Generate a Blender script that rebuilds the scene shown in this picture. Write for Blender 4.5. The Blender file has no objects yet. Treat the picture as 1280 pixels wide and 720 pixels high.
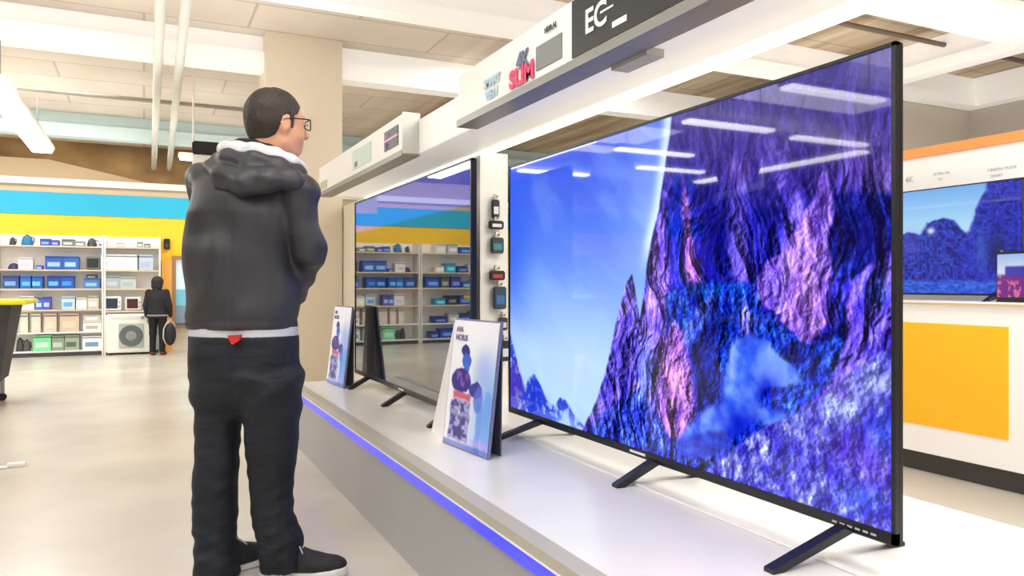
import bpy, bmesh, math, random
import numpy as np
from mathutils import Vector, Matrix
random.seed(7)
rng = np.random.default_rng(11)
SC = bpy.context.scene
COL = SC.collection
# ------------------------------------------------------------------ camera geometry (1280x720)
F = 950.0; CX = 640.0; HY = 356.0; EYE = 1.055
YAW = math.atan(460/950)
CS, SN = math.cos(YAW), math.sin(YAW)

def lin(c):
    c = np.asarray(c, float)
    return np.where(c <= 0.04045, c/12.92, ((c+0.055)/1.055)**2.4)
def rgb(r, g, b):
    v = lin(np.array([r, g, b])/255.0); return (float(v[0]), float(v[1]), float(v[2]), 1.0)
def project(X, Y, Z):
    xc = X*CS - Y*SN; zc = X*SN + Y*CS
    return CX + F*xc/zc, HY - F*(Z-EYE)/zc

# ------------------------------------------------------------------ materials
MATS = {}
def mat(name, col, rough=0.5, metal=0.0, emit=None, estr=0.0, spec=0.5, var=0.0, vscale=8.0, bump=0.0, bscale=60.0, ior=1.5, coat=0.0, stretch=None):
    if name in MATS: return MATS[name]
    m = bpy.data.materials.new(name); m.use_nodes = True
    nt = m.node_tree; b = nt.nodes['Principled BSDF']
    b.inputs['Base Color'].default_value = col
    b.inputs['Roughness'].default_value = rough
    b.inputs['Metallic'].default_value = metal
    b.inputs['Specular IOR Level'].default_value = spec
    b.inputs['IOR'].default_value = ior
    b.inputs['Coat Weight'].default_value = coat
    if emit:
        b.inputs['Emission Color'].default_value = emit
        b.inputs['Emission Strength'].default_value = estr
    if var or bump:
        tc = nt.nodes.new('ShaderNodeTexCoord')
        mp = nt.nodes.new('ShaderNodeMapping'); nt.links.new(tc.outputs['Object'], mp.inputs['Vector'])
        if stretch: mp.inputs['Scale'].default_value = stretch
        if var:
            n = nt.nodes.new('ShaderNodeTexNoise'); n.inputs['Scale'].default_value = vscale; n.inputs['Detail'].default_value = 5
            nt.links.new(mp.outputs[0], n.inputs['Vector'])
            r = nt.nodes.new('ShaderNodeValToRGB')
            r.color_ramp.elements[0].position = 0.3; r.color_ramp.elements[1].position = 0.7
            r.color_ramp.elements[0].color = tuple(max(0, c*(1-var)) for c in col[:3])+(1,)
            r.color_ramp.elements[1].color = tuple(min(1, c*(1+var)) for c in col[:3])+(1,)
            nt.links.new(n.outputs['Fac'], r.inputs['Fac']); nt.links.new(r.outputs['Color'], b.inputs['Base Color'])
        if bump:
            n2 = nt.nodes.new('ShaderNodeTexNoise'); n2.inputs['Scale'].default_value = bscale; n2.inputs['Detail'].default_value = 4
            nt.links.new(mp.outputs[0], n2.inputs['Vector'])
            bp = nt.nodes.new('ShaderNodeBump'); bp.inputs['Strength'].default_value = bump; bp.inputs['Distance'].default_value = 0.01
            nt.links.new(n2.outputs['Fac'], bp.inputs['Height']); nt.links.new(bp.outputs['Normal'], b.inputs['Normal'])
    MATS[name] = m
    return m
def picture_mat(name, rough=0.04, estr=1.0, ior=1.5, base=0.0):
    """a lit display / printed picture whose colours come from the mesh's colour attribute"""
    m = bpy.data.materials.new(name); m.use_nodes = True
    nt = m.node_tree; b = nt.nodes['Principled BSDF']
    a = nt.nodes.new('ShaderNodeAttribute'); a.attribute_name = 'pic'
    b.inputs['Roughness'].default_value = rough; b.inputs['IOR'].default_value = ior
    if base:
        nt.links.new(a.outputs['Color'], b.inputs['Base Color'])
    else:
        dk = nt.nodes.new('ShaderNodeMix'); dk.data_type = 'RGBA'; dk.blend_type = 'MULTIPLY'; dk.inputs['Factor'].default_value = 1
        dk.inputs['B'].default_value = (.10, .10, .10, 1)
        nt.links.new(a.outputs['Color'], dk.inputs['A']); nt.links.new(dk.outputs['Result'], b.inputs['Base Color'])
    if estr:
        nt.links.new(a.outputs['Color'], b.inputs['Emission Color']); b.inputs['Emission Strength'].default_value = estr
    return m

# ------------------------------------------------------------------ mesh collector
class MB:
    def __init__(s): s.v = []; s.f = []
    def add(s, vs, fs):
        o = len(s.v); s.v += [tuple(map(float, v)) for v in vs]; s.f += [tuple(i+o for i in f) for f in fs]; return s
    def box(s, a, b, bev=0.0):
        x0, x1 = sorted((a[0], b[0])); y0, y1 = sorted((a[1], b[1])); z0, z1 = sorted((a[2], b[2]))
        if bev <= 0:
            return s.add([(x0,y0,z0),(x1,y0,z0),(x1,y1,z0),(x0,y1,z0),(x0,y0,z1),(x1,y0,z1),(x1,y1,z1),(x0,y1,z1)],
                  [(0,3,2,1),(4,5,6,7),(0,1,5,4),(1,2,6,5),(2,3,7,6),(3,0,4,7)])
        bm = bmesh.new(); bmesh.ops.create_cube(bm, size=1)
        for v in bm.verts: v.co = Vector(((x0+x1)/2+v.co.x*(x1-x0), (y0+y1)/2+v.co.y*(y1-y0), (z0+z1)/2+v.co.z*(z1-z0)))
        bmesh.ops.bevel(bm, geom=bm.edges[:], offset=min(bev, 0.45*min(x1-x0, y1-y0, z1-z0)), segments=2, affect='EDGES')
        bm.verts.index_update()
        s.add([v.co for v in bm.verts], [[v.index for v in f.verts] for f in bm.faces]); bm.free(); return s
    def tube(s, pts, r, n=10, caps=True):
        pts = [Vector(p) for p in pts]; rs = r if isinstance(r, (list, tuple)) else [r]*len(pts)
        vs = []; fs = []
        up = None
        for i, p in enumerate(pts):
            d = (pts[min(i+1, len(pts)-1)] - pts[max(i-1, 0)]).normalized()
            if up is None:
                up = Vector((0,0,1)) if abs(d.z) < 0.9 else Vector((1,0,0))
            a = d.cross(up).normalized(); bb = a.cross(d).normalized(); up = bb
            for k in range(n):
                t = 2*math.pi*k/n; vs.append(p + rs[i]*(math.cos(t)*a + math.sin(t)*bb))
        for i in range(len(pts)-1):
            for k in range(n):
                fs.append((i*n+k, i*n+(k+1)%n, (i+1)*n+(k+1)%n, (i+1)*n+k))
        if caps: fs.append(tuple(range(n-1,-1,-1))); fs.append(tuple(range((len(pts)-1)*n, len(pts)*n)))
        return s.add(vs, fs)
    def prism(s, poly, axis, a, b):
        """poly: 2-D points; axis 0/1/2 is the extrusion axis from a to b; the 2-D coords fill the other axes in order"""
        def P(p, t):
            q = [p[0], p[1]]; q.insert(axis, t); return q
        n = len(poly)
        vs = [P(p, a) for p in poly] + [P(p, b) for p in poly]
        fs = [tuple(range(n)), tuple(range(2*n-1, n-1, -1))] + [(i, i+n, (i+1)%n+n, (i+1)%n) for i in range(n)]
        return s.add(vs, fs)
    def disc(s, c, r, axis, h, n=20, r2=None):
        r2 = r if r2 is None else r2; vs = []
        for (t, rr) in ((0, r), (h, r2)):
            for k in range(n):
                q = [rr*math.cos(2*math.pi*k/n), rr*math.sin(2*math.pi*k/n)]; q.insert(axis, t)
                vs.append((c[0]+q[0], c[1]+q[1], c[2]+q[2]))
        return s.add(vs, [tuple(range(n-1,-1,-1)), tuple(range(n, 2*n))]+[(k, (k+1)%n, n+(k+1)%n, n+k) for k in range(n)])
    def build(s, name, m, parent=None, smooth=False, loc=None):
        me = bpy.data.meshes.new(name); me.from_pydata(s.v, [], s.f); me.update()
        bm = bmesh.new(); bm.from_mesh(me); bmesh.ops.recalc_face_normals(bm, faces=bm.faces[:]); bm.to_mesh(me); bm.free()
        if smooth: me.shade_smooth()
        me.materials.append(m)
        o = bpy.data.objects.new(name, me); COL.objects.link(o)
        if parent: o.parent = parent
        if loc: o.location = loc
        return o
def tag(o, label=None, cat=None, group=None, kind=None):
    if label: o['label'] = label
    if cat: o['category'] = cat
    if group: o['group'] = group
    if kind: o['kind'] = kind
    return o
def empty(name, loc, label, cat, group=None, rz=0.0):
    o = bpy.data.objects.new(name, None); COL.objects.link(o); o.location = loc; o.rotation_euler = (0,0,rz)
    o.empty_display_size = 0.1
    return tag(o, label, cat, group)
def struct(mb, name, m): return tag(mb.build(name, m), kind='structure')
def copy_tree(o, loc, label=None):
    c = o.copy(); COL.objects.link(c); c.location = loc
    if label: c['label'] = label
    for ch in list(o.children):
        d = ch.copy(); COL.objects.link(d); d.parent = c
        for g in list(ch.children):
            e = g.copy(); COL.objects.link(e); e.parent = d
    return c
def lettering(text, h, m, parent, origin, xdir, ydir, name='lettering', depth=0.001, bold=0.0, sx=1.0):
    cu = bpy.data.curves.new('txt', 'FONT'); cu.body = text; cu.size = h; cu.extrude = depth; cu.offset = bold
    t = bpy.data.objects.new('txt', cu); COL.objects.link(t)
    dg = bpy.context.evaluated_depsgraph_get()
    me = bpy.data.meshes.new_from_object(t.evaluated_get(dg))
    COL.objects.unlink(t); bpy.data.objects.remove(t)
    x = Vector(xdir).normalized(); y = Vector(ydir).normalized(); z = x.cross(y)
    M = Matrix(((x[0]*sx, y[0], z[0], origin[0]), (x[1]*sx, y[1], z[1], origin[1]), (x[2]*sx, y[2], z[2], origin[2]), (0,0,0,1)))
    me.transform(M); me.materials.clear(); me.materials.append(m)
    o = bpy.data.objects.new(name, me); COL.objects.link(o); o.parent = parent
    return o

# ------------------------------------------------------------------ noise (numpy)
def _hash(ix, iy, iz, seed):
    h = (ix.astype(np.int64)*374761393 + iy.astype(np.int64)*668265263 + iz.astype(np.int64)*2147483647 + seed*974711) & 0xffffffff
    h = ((h ^ (h >> 13))*1274126177) & 0xffffffff
    h = ((h ^ (h >> 16))*2246822519) & 0xffffffff
    return ((h ^ (h >> 15)) & 0xffff)/65535.0
def vnoise(x, y, z=None, seed=0):
    x = np.asarray(x, float); y = np.asarray(y, float); z = np.zeros_like(x) if z is None else np.asarray(z, float)
    ix, iy, iz = np.floor(x), np.floor(y), np.floor(z)
    fx, fy, fz = x-ix, y-iy, z-iz
    s = lambda t: t*t*(3-2*t)
    fx, fy, fz = s(fx), s(fy), s(fz)
    r = 0
    for dx in (0,1):
        for dy in (0,1):
            for dz in (0,1):
                w = (fx if dx else 1-fx)*(fy if dy else 1-fy)*(fz if dz else 1-fz)
                r = r + w*_hash(ix+dx, iy+dy, iz+dz, seed)
    return r
def vnoise2(x, y, seed=0):
    ix, iy = np.floor(x), np.floor(y); fx, fy = x-ix, y-iy
    fx = fx*fx*(3-2*fx); fy = fy*fy*(3-2*fy); z = np.zeros_like(ix)
    return ((1-fx)*(1-fy)*_hash(ix,iy,z,seed)+fx*(1-fy)*_hash(ix+1,iy,z,seed)+(1-fx)*fy*_hash(ix,iy+1,z,seed)+fx*fy*_hash(ix+1,iy+1,z,seed))
def fbm(x, y, oct=5, seed=0, gain=0.5, ridged=False):
    a = 1.0; t = 0; n = 0
    for o in range(oct):
        v = vnoise2(x*2**o+17.3*o, y*2**o+9.1*o, seed+o)
        if ridged: v = 1-np.abs(2*v-1)
        t = t + a*v; n += a; a *= gain
    return t/n
def sstep(a, b, x):
    t = np.clip((x-a)/(b-a), 0, 1); return t*t*(3-2*t)
def poly_sd(px, py, pts):
    """signed distance to a polygon (negative inside)"""
    d = np.full(px.shape, 1e9); ins = np.zeros(px.shape, bool); n = len(pts)
    for i in range(n):
        ax, ay = pts[i]; bx, by = pts[(i+1) % n]
        ex, ey = bx-ax, by-ay
        t = np.clip(((px-ax)*ex+(py-ay)*ey)/(ex*ex+ey*ey+1e-9), 0, 1)
        d = np.minimum(d, np.hypot(px-ax-t*ex, py-ay-t*ey))
        c = ((ay > py) != (by > py)) & (px < (bx-ax)*(py-ay)/((by-ay) if by != ay else 1e-9)+ax)
        ins ^= c
    return np.where(ins, -d, d)

# ------------------------------------------------------------------ signed distance modelling
def smin(a, b, k):
    h = np.clip(0.5+0.5*(b-a)/k, 0, 1); return b*(1-h)+a*h-k*h*(1-h)
def smax(a, b, k): return -smin(-a, -b, k)
class SDF:
    """evaluates functions of (x,y,z) on a grid and meshes the zero level with surface nets"""
    @staticmethod
    def mesh(fn, lo, hi, h):
        ax = [np.arange(lo[i], hi[i]+h, h, dtype=np.float32) for i in range(3)]
        X, Y, Z = np.meshgrid(*ax, indexing='ij')
        D = fn(X, Y, Z)
        sg = D < 0
        nx, ny, nz = D.shape
        cnt = np.zeros((nx-1, ny-1, nz-1), np.int32); acc = np.zeros((nx-1, ny-1, nz-1, 3))
        cor = [(i,j,k) for i in (0,1) for j in (0,1) for k in (0,1)]
        S = lambda A, c: A[c[0]:nx-1+c[0], c[1]:ny-1+c[1], c[2]:nz-1+c[2]]
        for a in cor:
            for ax_ in range(3):
                if a[ax_]: continue
                b = list(a); b[ax_] = 1
                da, db = S(D, a), S(D, b); cr = S(sg, a) != S(sg, b)
                t = np.where(cr, da/(da-db+1e-12*(da == db)), 0)
                cnt += cr
                for q in range(3):
                    acc[..., q] += cr*(a[q]+(t if q == ax_ else 0))
        on = cnt > 0
        idx = -np.ones(on.shape, np.int64); idx[on] = np.arange(on.sum())
        ii = np.argwhere(on)
        V = ii + acc[on]/cnt[on][:, None]
        V = np.array(lo) + V*h
        Q = []
        for a_ in range(3):
            b_, c_ = (a_+1) % 3, (a_+2) % 3
            sl0 = [slice(None)]*3; sl1 = [slice(None)]*3
            sl0[a_] = slice(0, -1); sl1[a_] = slice(1, None)
            s0, s1 = sg[tuple(sl0)], sg[tuple(sl1)]
            e = np.argwhere(s0 != s1)
            e = e[(e[:, b_] > 0) & (e[:, c_] > 0) & (e[:, b_] < D.shape[b_]-1) & (e[:, c_] < D.shape[c_]-1)]
            if not len(e): continue
            ub = np.zeros(3, int); ub[b_] = 1; uc = np.zeros(3, int); uc[c_] = 1
            g = lambda q: idx[q[:,0], q[:,1], q[:,2]]
            q = np.stack([g(e-ub-uc), g(e-uc), g(e), g(e-ub)], 1)
            fl = s0[e[:,0], e[:,1], e[:,2]]
            q[~fl] = q[~fl][:, ::-1]
            Q.append(q)
        return V, np.concatenate(Q)
def sdf_obj(name, fn, lo, hi, h, m, parent, smooth_iter=1):
    V, Q = SDF.mesh(fn, lo, hi, h)
    me = bpy.data.meshes.new(name); me.from_pydata(V.tolist(), [], Q.tolist()); me.update()
    if smooth_iter:
        bm = bmesh.new(); bm.from_mesh(me)
        for _ in range(smooth_iter): bmesh.ops.smooth_vert(bm, verts=bm.verts[:], factor=0.5, use_axis_x=True, use_axis_y=True, use_axis_z=True)
        bm.to_mesh(me); bm.free()
    me.shade_smooth(); me.materials.append(m)
    o = bpy.data.objects.new(name, me); COL.objects.link(o); o.parent = parent
    return o
def s_cap(x, y, z, a, b, ra, rb):
    a = np.asarray(a, float); b = np.asarray(b, float); e = b-a
    t = np.clip(((x-a[0])*e[0]+(y-a[1])*e[1]+(z-a[2])*e[2])/(e@e+1e-12), 0, 1)
    return np.sqrt((x-a[0]-t*e[0])**2+(y-a[1]-t*e[1])**2+(z-a[2]-t*e[2])**2) - (ra+(rb-ra)*t)
def s_ell(x, y, z, c, r, ax=None):
    """ellipsoid, ax = 3 orthonormal axes"""
    dx, dy, dz = x-c[0], y-c[1], z-c[2]
    if ax is None: u, v, w = dx, dy, dz
    else: u, v, w = [dx*A[0]+dy*A[1]+dz*A[2] for A in ax]
    k0 = np.sqrt((u/r[0])**2+(v/r[1])**2+(w/r[2])**2)
    k1 = np.sqrt((u/r[0]**2)**2+(v/r[1]**2)**2+(w/r[2]**2)**2)
    return k0*(k0-1)/(k1+1e-9)
def s_loft(x, y, z, prof, L, Fw, p=2.0):
    """stack of ellipses. prof rows: z, centre a, centre b, half width along L, half width along Fw"""
    P = np.array(sorted(prof), float)
    zc = np.clip(z, P[0,0], P[-1,0])
    ca = np.interp(zc, P[:,0], P[:,1]); cb = np.interp(zc, P[:,0], P[:,2])
    wl = np.interp(zc, P[:,0], P[:,3]); wf = np.interp(zc, P[:,0], P[:,4])
    dx, dy = x-ca, y-cb
    u = np.abs((dx*L[0]+dy*L[1])/wl); v = np.abs((dx*Fw[0]+dy*Fw[1])/wf)
    d = ((u**p+v**p)**(1/p)-1)*np.minimum(wl, wf)
    dz = np.maximum(P[0,0]-z, z-P[-1,0])
    return np.where(dz > 0, np.sqrt(np.maximum(d,0)**2+dz**2), np.maximum(d, dz))
# ================================================================== camera, world, colour
cam = bpy.data.cameras.new('camera'); co = bpy.data.objects.new('camera', cam); COL.objects.link(co)
co.location = (0, 0, EYE); co.rotation_euler = (math.pi/2, 0, -YAW)
cam.sensor_width = 36; cam.lens = F/1280*36; cam.shift_y = -(360-HY)/1280; cam.clip_start = 0.05
SC.camera = co
SC.view_settings.view_transform = 'Standard'; SC.view_settings.look = 'None'; SC.view_settings.exposure = 0.0
SC.cycles.max_bounces = 7; SC.cycles.diffuse_bounces = 4; SC.cycles.glossy_bounces = 4
SC.cycles.sample_clamp_indirect = 6.0; SC.cycles.use_denoising = True
SC.cycles.caustics_reflective = False; SC.cycles.caustics_refractive = False
w = bpy.data.worlds.new('world'); SC.world = w; w.use_nodes = True
w.node_tree.nodes['Background'].inputs[0].default_value = (1.0, 0.98, 0.95, 1); w.node_tree.nodes['Background'].inputs[1].default_value = 0.9

WHITE = mat('white_paint', rgb(244,243,238), 0.5)
WHITE_GLOSS = mat('white_gloss', rgb(246,246,244), 0.18, var=0.02)
CREAM = mat('cream_paint', rgb(232,223,205), 0.6, var=0.03, vscale=2)
BLACK = mat('black_plastic', rgb(18,18,20), 0.35)
BLACK_MATTE = mat('black_matte', rgb(26,26,28), 0.7)
GREYMETAL = mat('grey_metal', rgb(150,152,152), 0.35, metal=0.7)
DKGREY = mat('dark_grey', rgb(70,72,74), 0.5)
YELLOW = mat('yellow_paint', rgb(255,200,30), 0.45)
ORANGE = mat('orange_paint', rgb(252,150,62), 0.5)

# ================================================================== floor
def floor_mat():
    m = mat('polished_floor', rgb(226,217,200), 0.22, spec=0.6); nt = m.node_tree; b = nt.nodes['Principled BSDF']
    tc = nt.nodes.new('ShaderNodeTexCoord')
    n = nt.nodes.new('ShaderNodeTexNoise'); n.inputs['Scale'].default_value = 0.9; n.inputs['Detail'].default_value = 6
    nt.links.new(tc.outputs['Object'], n.inputs['Vector'])
    r = nt.nodes.new('ShaderNodeValToRGB'); r.color_ramp.elements[0].position = .35; r.color_ramp.elements[1].position = .7
    r.color_ramp.elements[0].color = rgb(198,190,177); r.color_ramp.elements[1].color = rgb(219,212,200)
    nt.links.new(n.outputs['Fac'], r.inputs['Fac']); nt.links.new(r.outputs['Color'], b.inputs['Base Color'])
    n2 = nt.nodes.new('ShaderNodeTexNoise'); n2.inputs['Scale'].default_value = 3.0; nt.links.new(tc.outputs['Object'], n2.inputs['Vector'])
    mr = nt.nodes.new('ShaderNodeMapRange'); mr.inputs['To Min'].default_value = .20; mr.inputs['To Max'].default_value = .28
    nt.links.new(n2.outputs['Fac'], mr.inputs['Value']); nt.links.new(mr.outputs[0], b.inputs['Roughness'])
    return m
struct(MB().box((-9,-5,-.06),(11,14.2,0)), 'floor', floor_mat())

# ================================================================== ceiling deck and joists
def deck_mat():
    m = mat('wood_deck', rgb(196,178,150), 0.7); nt = m.node_tree; b = nt.nodes['Principled BSDF']
    tc = nt.nodes.new('ShaderNodeTexCoord'); sx = nt.nodes.new('ShaderNodeSeparateXYZ'); nt.links.new(tc.outputs['Object'], sx.inputs[0])
    wv = nt.nodes.new('ShaderNodeTexNoise'); wv.inputs['Scale'].default_value = 1.0; wv.inputs['Detail'].default_value = 6
    mp = nt.nodes.new('ShaderNodeMapping'); mp.inputs['Scale'].default_value = (5.0, .28, 1); nt.links.new(tc.outputs['Object'], mp.inputs['Vector']); nt.links.new(mp.outputs[0], wv.inputs['Vector'])
    r = nt.nodes.new('ShaderNodeValToRGB'); r.color_ramp.elements[0].position = .36; r.color_ramp.elements[1].position = .62
    r.color_ramp.elements[0].color = rgb(150,126,98); r.color_ramp.elements[1].color = rgb(214,198,172)
    nt.links.new(wv.outputs['Fac'], r.inputs['Fac'])
    n = nt.nodes.new('ShaderNodeTexNoise'); n.inputs['Scale'].default_value = .55; n.inputs['Detail'].default_value = 3; nt.links.new(tc.outputs['Object'], n.inputs['Vector'])
    # the left of the hall is paler, mauve-grey board; the right is warmer wood
    mr = nt.nodes.new('ShaderNodeMapRange'); mr.inputs['From Min'].default_value = 2.4; mr.inputs['From Max'].default_value = 3.4
    nt.links.new(sx.outputs['X'], mr.inputs['Value'])
    pale = nt.nodes.new('ShaderNodeValToRGB'); pale.color_ramp.elements[0].position = .3; pale.color_ramp.elements[1].position = .7
    pale.color_ramp.elements[0].color = rgb(204,192,178); pale.color_ramp.elements[1].color = rgb(230,221,210)
    nt.links.new(n.outputs['Fac'], pale.inputs['Fac'])
    mx = nt.nodes.new('ShaderNodeMix'); mx.data_type = 'RGBA'
    nt.links.new(mr.outputs[0], mx.inputs['Factor']); nt.links.new(pale.outputs['Color'], mx.inputs['A']); nt.links.new(r.outputs['Color'], mx.inputs['B'])
    # thin seams between boards
    br = nt.nodes.new('ShaderNodeTexBrick'); br.inputs['Scale'].default_value = 1; br.inputs['Mortar Size'].default_value = .012
    br.inputs['Brick Width'].default_value = 1.6; br.inputs['Row Height'].default_value = .62
    br.inputs['Color1'].default_value = (1,1,1,1); br.inputs['Color2'].default_value = (.9,.88,.86,1); br.inputs['Mortar'].default_value = (.62,.58,.54,1)
    nt.links.new(tc.outputs['Object'], br.inputs['Vector'])
    mu = nt.nodes.new('ShaderNodeMix'); mu.data_type = 'RGBA'; mu.blend_type = 'MULTIPLY'; mu.inputs['Factor'].default_value = .8
    nt.links.new(mx.outputs['Result'], mu.inputs['A']); nt.links.new(br.outputs['Color'], mu.inputs['B'])
    nt.links.new(mu.outputs['Result'], b.inputs['Base Color'])
    return m
struct(MB().box((-9,-5,3.25),(11,14.2,3.33)), 'ceiling', deck_mat())

BEAMW = mat('beam_white', rgb(243,242,240), 0.45, emit=(1,.98,.95,1), estr=0.22)  # slight glow added to the paint so the beams look brighter
BEAMT = mat('beam_teal', rgb(206,228,230), 0.5)
# cross beams (run along X) and long beams (run along Y)
for i, (Y, m) in enumerate([(3.60,BEAMW),(5.17,BEAMW),(7.05,BEAMW),(11.2,BEAMT)]):
    hw, hh = ((.085,.10) if Y < 6 else (.1,.16))
    mb = MB().box((-8.2, Y-hw, 2.94), (8.04, Y+hw, 2.94+hh)).box((-8.2,Y-.03,2.94+hh),(8.04,Y+.03,3.25))
    struct(mb, 'trim_%d' % (i+1), m)
for i, X in enumerate([6.35, 7.98]):
    mb = MB().box((X-.085, -5, 2.942), (X+.085, 5.25, 3.042)).box((X-.03,-5,3.04),(X+.03,5.25,3.25))
    struct(mb, 'trim_%d' % (i+5), BEAMW)

# ================================================================== walls
WALLB = mat('wall_back_cream', rgb(240,234,218), 0.6, var=.02)
BROWN = mat('upper_brown', rgb(150,118,76), 0.8, var=.5, vscale=1.6)
struct(MB().box((-9,13.4,0),(11,13.6,2.62)), 'wall_back', WALLB)
struct(MB().box((-9,13.45,2.62),(11,13.6,3.25)), 'wall_upper', BROWN)
struct(MB().box((-9,13.30,2.56),(11,13.46,2.66)), 'trim_7', WHITE)
struct(MB().box((-9,13.36,2.45),(11,13.42,2.56)), 'trim_8', mat('tan_strip', rgb(214,192,160), .6))
struct(MB().box((-9,13.34,2.12),(11,13.42,2.45)), 'trim_9', mat('cyan_band', rgb(30,176,214), .4, var=.10, vscale=.5, emit=rgb(20,170,215), estr=.06))
struct(MB().box((-9,13.36,1.42),(11,13.42,2.12)), 'trim_10', mat('yellow_band', rgb(255,206,40), .45, emit=rgb(255,190,20), estr=.04))
struct(MB().prism([(-9,2.66),(-9,2.95),(-1.3,2.95),(.12,2.66)], 1, 13.38, 13.44), 'trim_11', mat('tan_bulkhead', rgb(205,180,145), .7))
struct(MB().box((8.06,-5,0),(8.2,5.27,3.25)), 'wall_right', mat('wall_right_grey', rgb(196,190,180), .7))
struct(MB().box((5.6,5.27,0),(8.2,5.40,2.94)), 'wall_side', mat('wall_side_grey', rgb(206,198,186), .7))
struct(MB().box((-8.35,-5,0),(-8.2,14.2,3.25)), 'wall_left', mat('wall_left_mauve', rgb(140,122,120), .7))
# doorway right of the shelving: pale blue glass over a teal panel, orange jamb
z0 = .40
win = MB().box((.40,13.28,z0),(.46,13.4,1.46)).box((1.75,13.28,z0),(1.81,13.4,1.46)).box((.40,13.28,1.46),(1.81,13.4,1.52)).box((.40,13.28,z0-.04),(1.81,13.4,z0))
wf = struct(win, 'window_1', mat('frame_brown', rgb(170,130,90), .5))
GLASSB = mat('window_pale', rgb(205,222,236), .15, emit=rgb(205,222,240), estr=.35)
MB().box((.46,13.33,.98),(1.75,13.36,1.46)).build('pane', GLASSB, wf)
MB().box((.46,13.33,.72),(1.75,13.36,.98)).build('pane', mat('pane_teal', rgb(120,190,215), .2, emit=rgb(110,185,215), estr=.25), wf)
MB().box((.46,13.33,.44),(1.75,13.36,.72)).build('pane', mat('pane_slate', rgb(140,168,192), .25), wf)
struct(MB().box((.25,13.26,0),(.40,13.42,1.46)), 'trim_12', mat('jamb_orange', rgb(246,178,84), .5))

# ================================================================== the big column
struct(MB().box((.95,6.84,0),(1.61,7.3,3.25)), 'trim_13', mat('column_beige', rgb(226,214,193), .7, var=.03, vscale=1.2))
bpy.data.objects['trim_13'].name = 'wall_column'

# ================================================================== pipes and ceiling fixtures
PIPE = mat('pipe_pale', rgb(214,214,206), .4)
def pipe(name, pts, r, m, label):
    return tag(MB().tube(pts, r, 12).build(name, m, smooth=True), label, 'pipe')
pipe('ceiling_pipe', [(.085,3.3,2.90),(.14,13.3,2.90)], .036, PIPE, 'pale round pipe running away under the ceiling, the left one of the pair')
pipe('ceiling_pipe', [(.215,3.3,2.90),(.36,13.3,2.90)], .036, PIPE, 'pale round pipe running away under the ceiling, the right one of the pair')
pipe('conduit', [(-5,8.9,3.0),(1.0,8.9,3.0)], .022, mat('conduit_grey', rgb(176,168,156), .5), 'thin grey conduit crossing the ceiling behind the long white beam')
pipe('conduit', [(2.2,4.35,3.16),(7.9,4.35,3.16)], .022, mat('conduit_dark', rgb(112,98,84), .5), 'dark conduit across the wooden ceiling above the big television')

LAMP_E = mat('tube_glow', (1,1,1,1), .5, emit=(1,.985,.95,1), estr=15)
def make_fixture(L, k=1.0):
    o = empty('ceiling_light', (0,0,0), 'x', 'ceiling light')
    MB().box((-L/2,-.085*k,.03),(L/2,.085*k,.08), .008).build('housing', WHITE, o)
    MB().box((-L/2+.02,-.07*k,.0),(L/2-.02,.07*k,.032), .006).build('diffuser', LAMP_E, o)
    for s in (-.36, .36): MB().tube([(s*L,0,.08),(s*L,0,.50)], .006, 6).build('hanger', GREYMETAL, o)
    return o
fx = make_fixture(1.2); first = [True]
def light(x, y, z, rz, label, group=None, proto=fx):
    if first[0] and proto is fx: o = fx; first[0] = False; o.location = (x,y,z); o['label'] = label
    else: o = copy_tree(proto, (x,y,z), label)
    o.rotation_euler = (0,0,rz)
    if group: o['group'] = group
    return o
G = 'ceiling lights seen only as streaks on the big screen'
LB = 'fluorescent ceiling light out of frame, mirrored as a bright streak on the big screen'
for (x, y) in [(-2.4,3.2),(-2.45,4.8),(-2.55,6.25),(-2.8,7.9),(-2.5,10.0),(-4.2,6.4),(-3.9,9.0),(-5.4,4.6)]:
    light(x, y, 2.72, 0, LB, G)
for (x, y) in [(-.2,.4),(.3,2.3),(2.9,.6),(2.9,2.2),(-2.2,1.0),(5.2,1.2),(5.0,2.6),(2.6,-1.4),(-.6,-1.6)]:  # unseen fixtures added overhead to light the near hall and right counter
    light(x, y, 2.72, 0, 'added white ceiling light hanging outside the frame overhead', 'ceiling lights added outside the frame')
for (x, y) in [(3.9,6.1),(6.9,6.1),(2.9,7.9),(-1.9,11.9),(1.6,9.6),(-4.6,11.9)]:
    pass
light(.98, 10.2, 2.60, 0, 'small white fluorescent light behind the man and left of his head')
fl = make_fixture(3.2, 1.35); fl.location = (-1.0, 8.15, 2.5); fl.rotation_euler = (0,0,math.pi/2)
fl['label'] = 'long fluorescent tube light hanging at the left edge of the picture'
o = copy_tree(fl, (-5.05, 8.2, 2.7), 'long fluorescent light mirrored as a slanting streak on the big screen'); o.rotation_euler = (0,0,math.pi/2)
# unseen area lights added to fill the room softly from the ceiling zones
def area(x, y, z, sx, sy, p, col=(1,.985,.96)):
    l = bpy.data.lights.new('area', 'AREA'); l.shape = 'RECTANGLE'; l.size = sx; l.size_y = sy; l.energy = p; l.color = col
    ob = bpy.data.objects.new('ceiling_fill', l); COL.objects.link(ob); ob.location = (x,y,z)
    return ob
area(-1.0,1.2,3.15,2.5,2.0,52); area(2.6,.5,3.15,1.6,2.0,80); area(-2.0,9.5,3.2,3.5,2.0,100); area(-4,5.5,3.2,2.0,2.5,80)
area(5.6,2.2,3.2,1.2,1.6,90); area(1.2,11.9,3.2,3,1.0,55); area(3.6,6.2,3.2,1.8,1.4,60); area(-2.5,12.2,3.2,4,.8,55)

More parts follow.
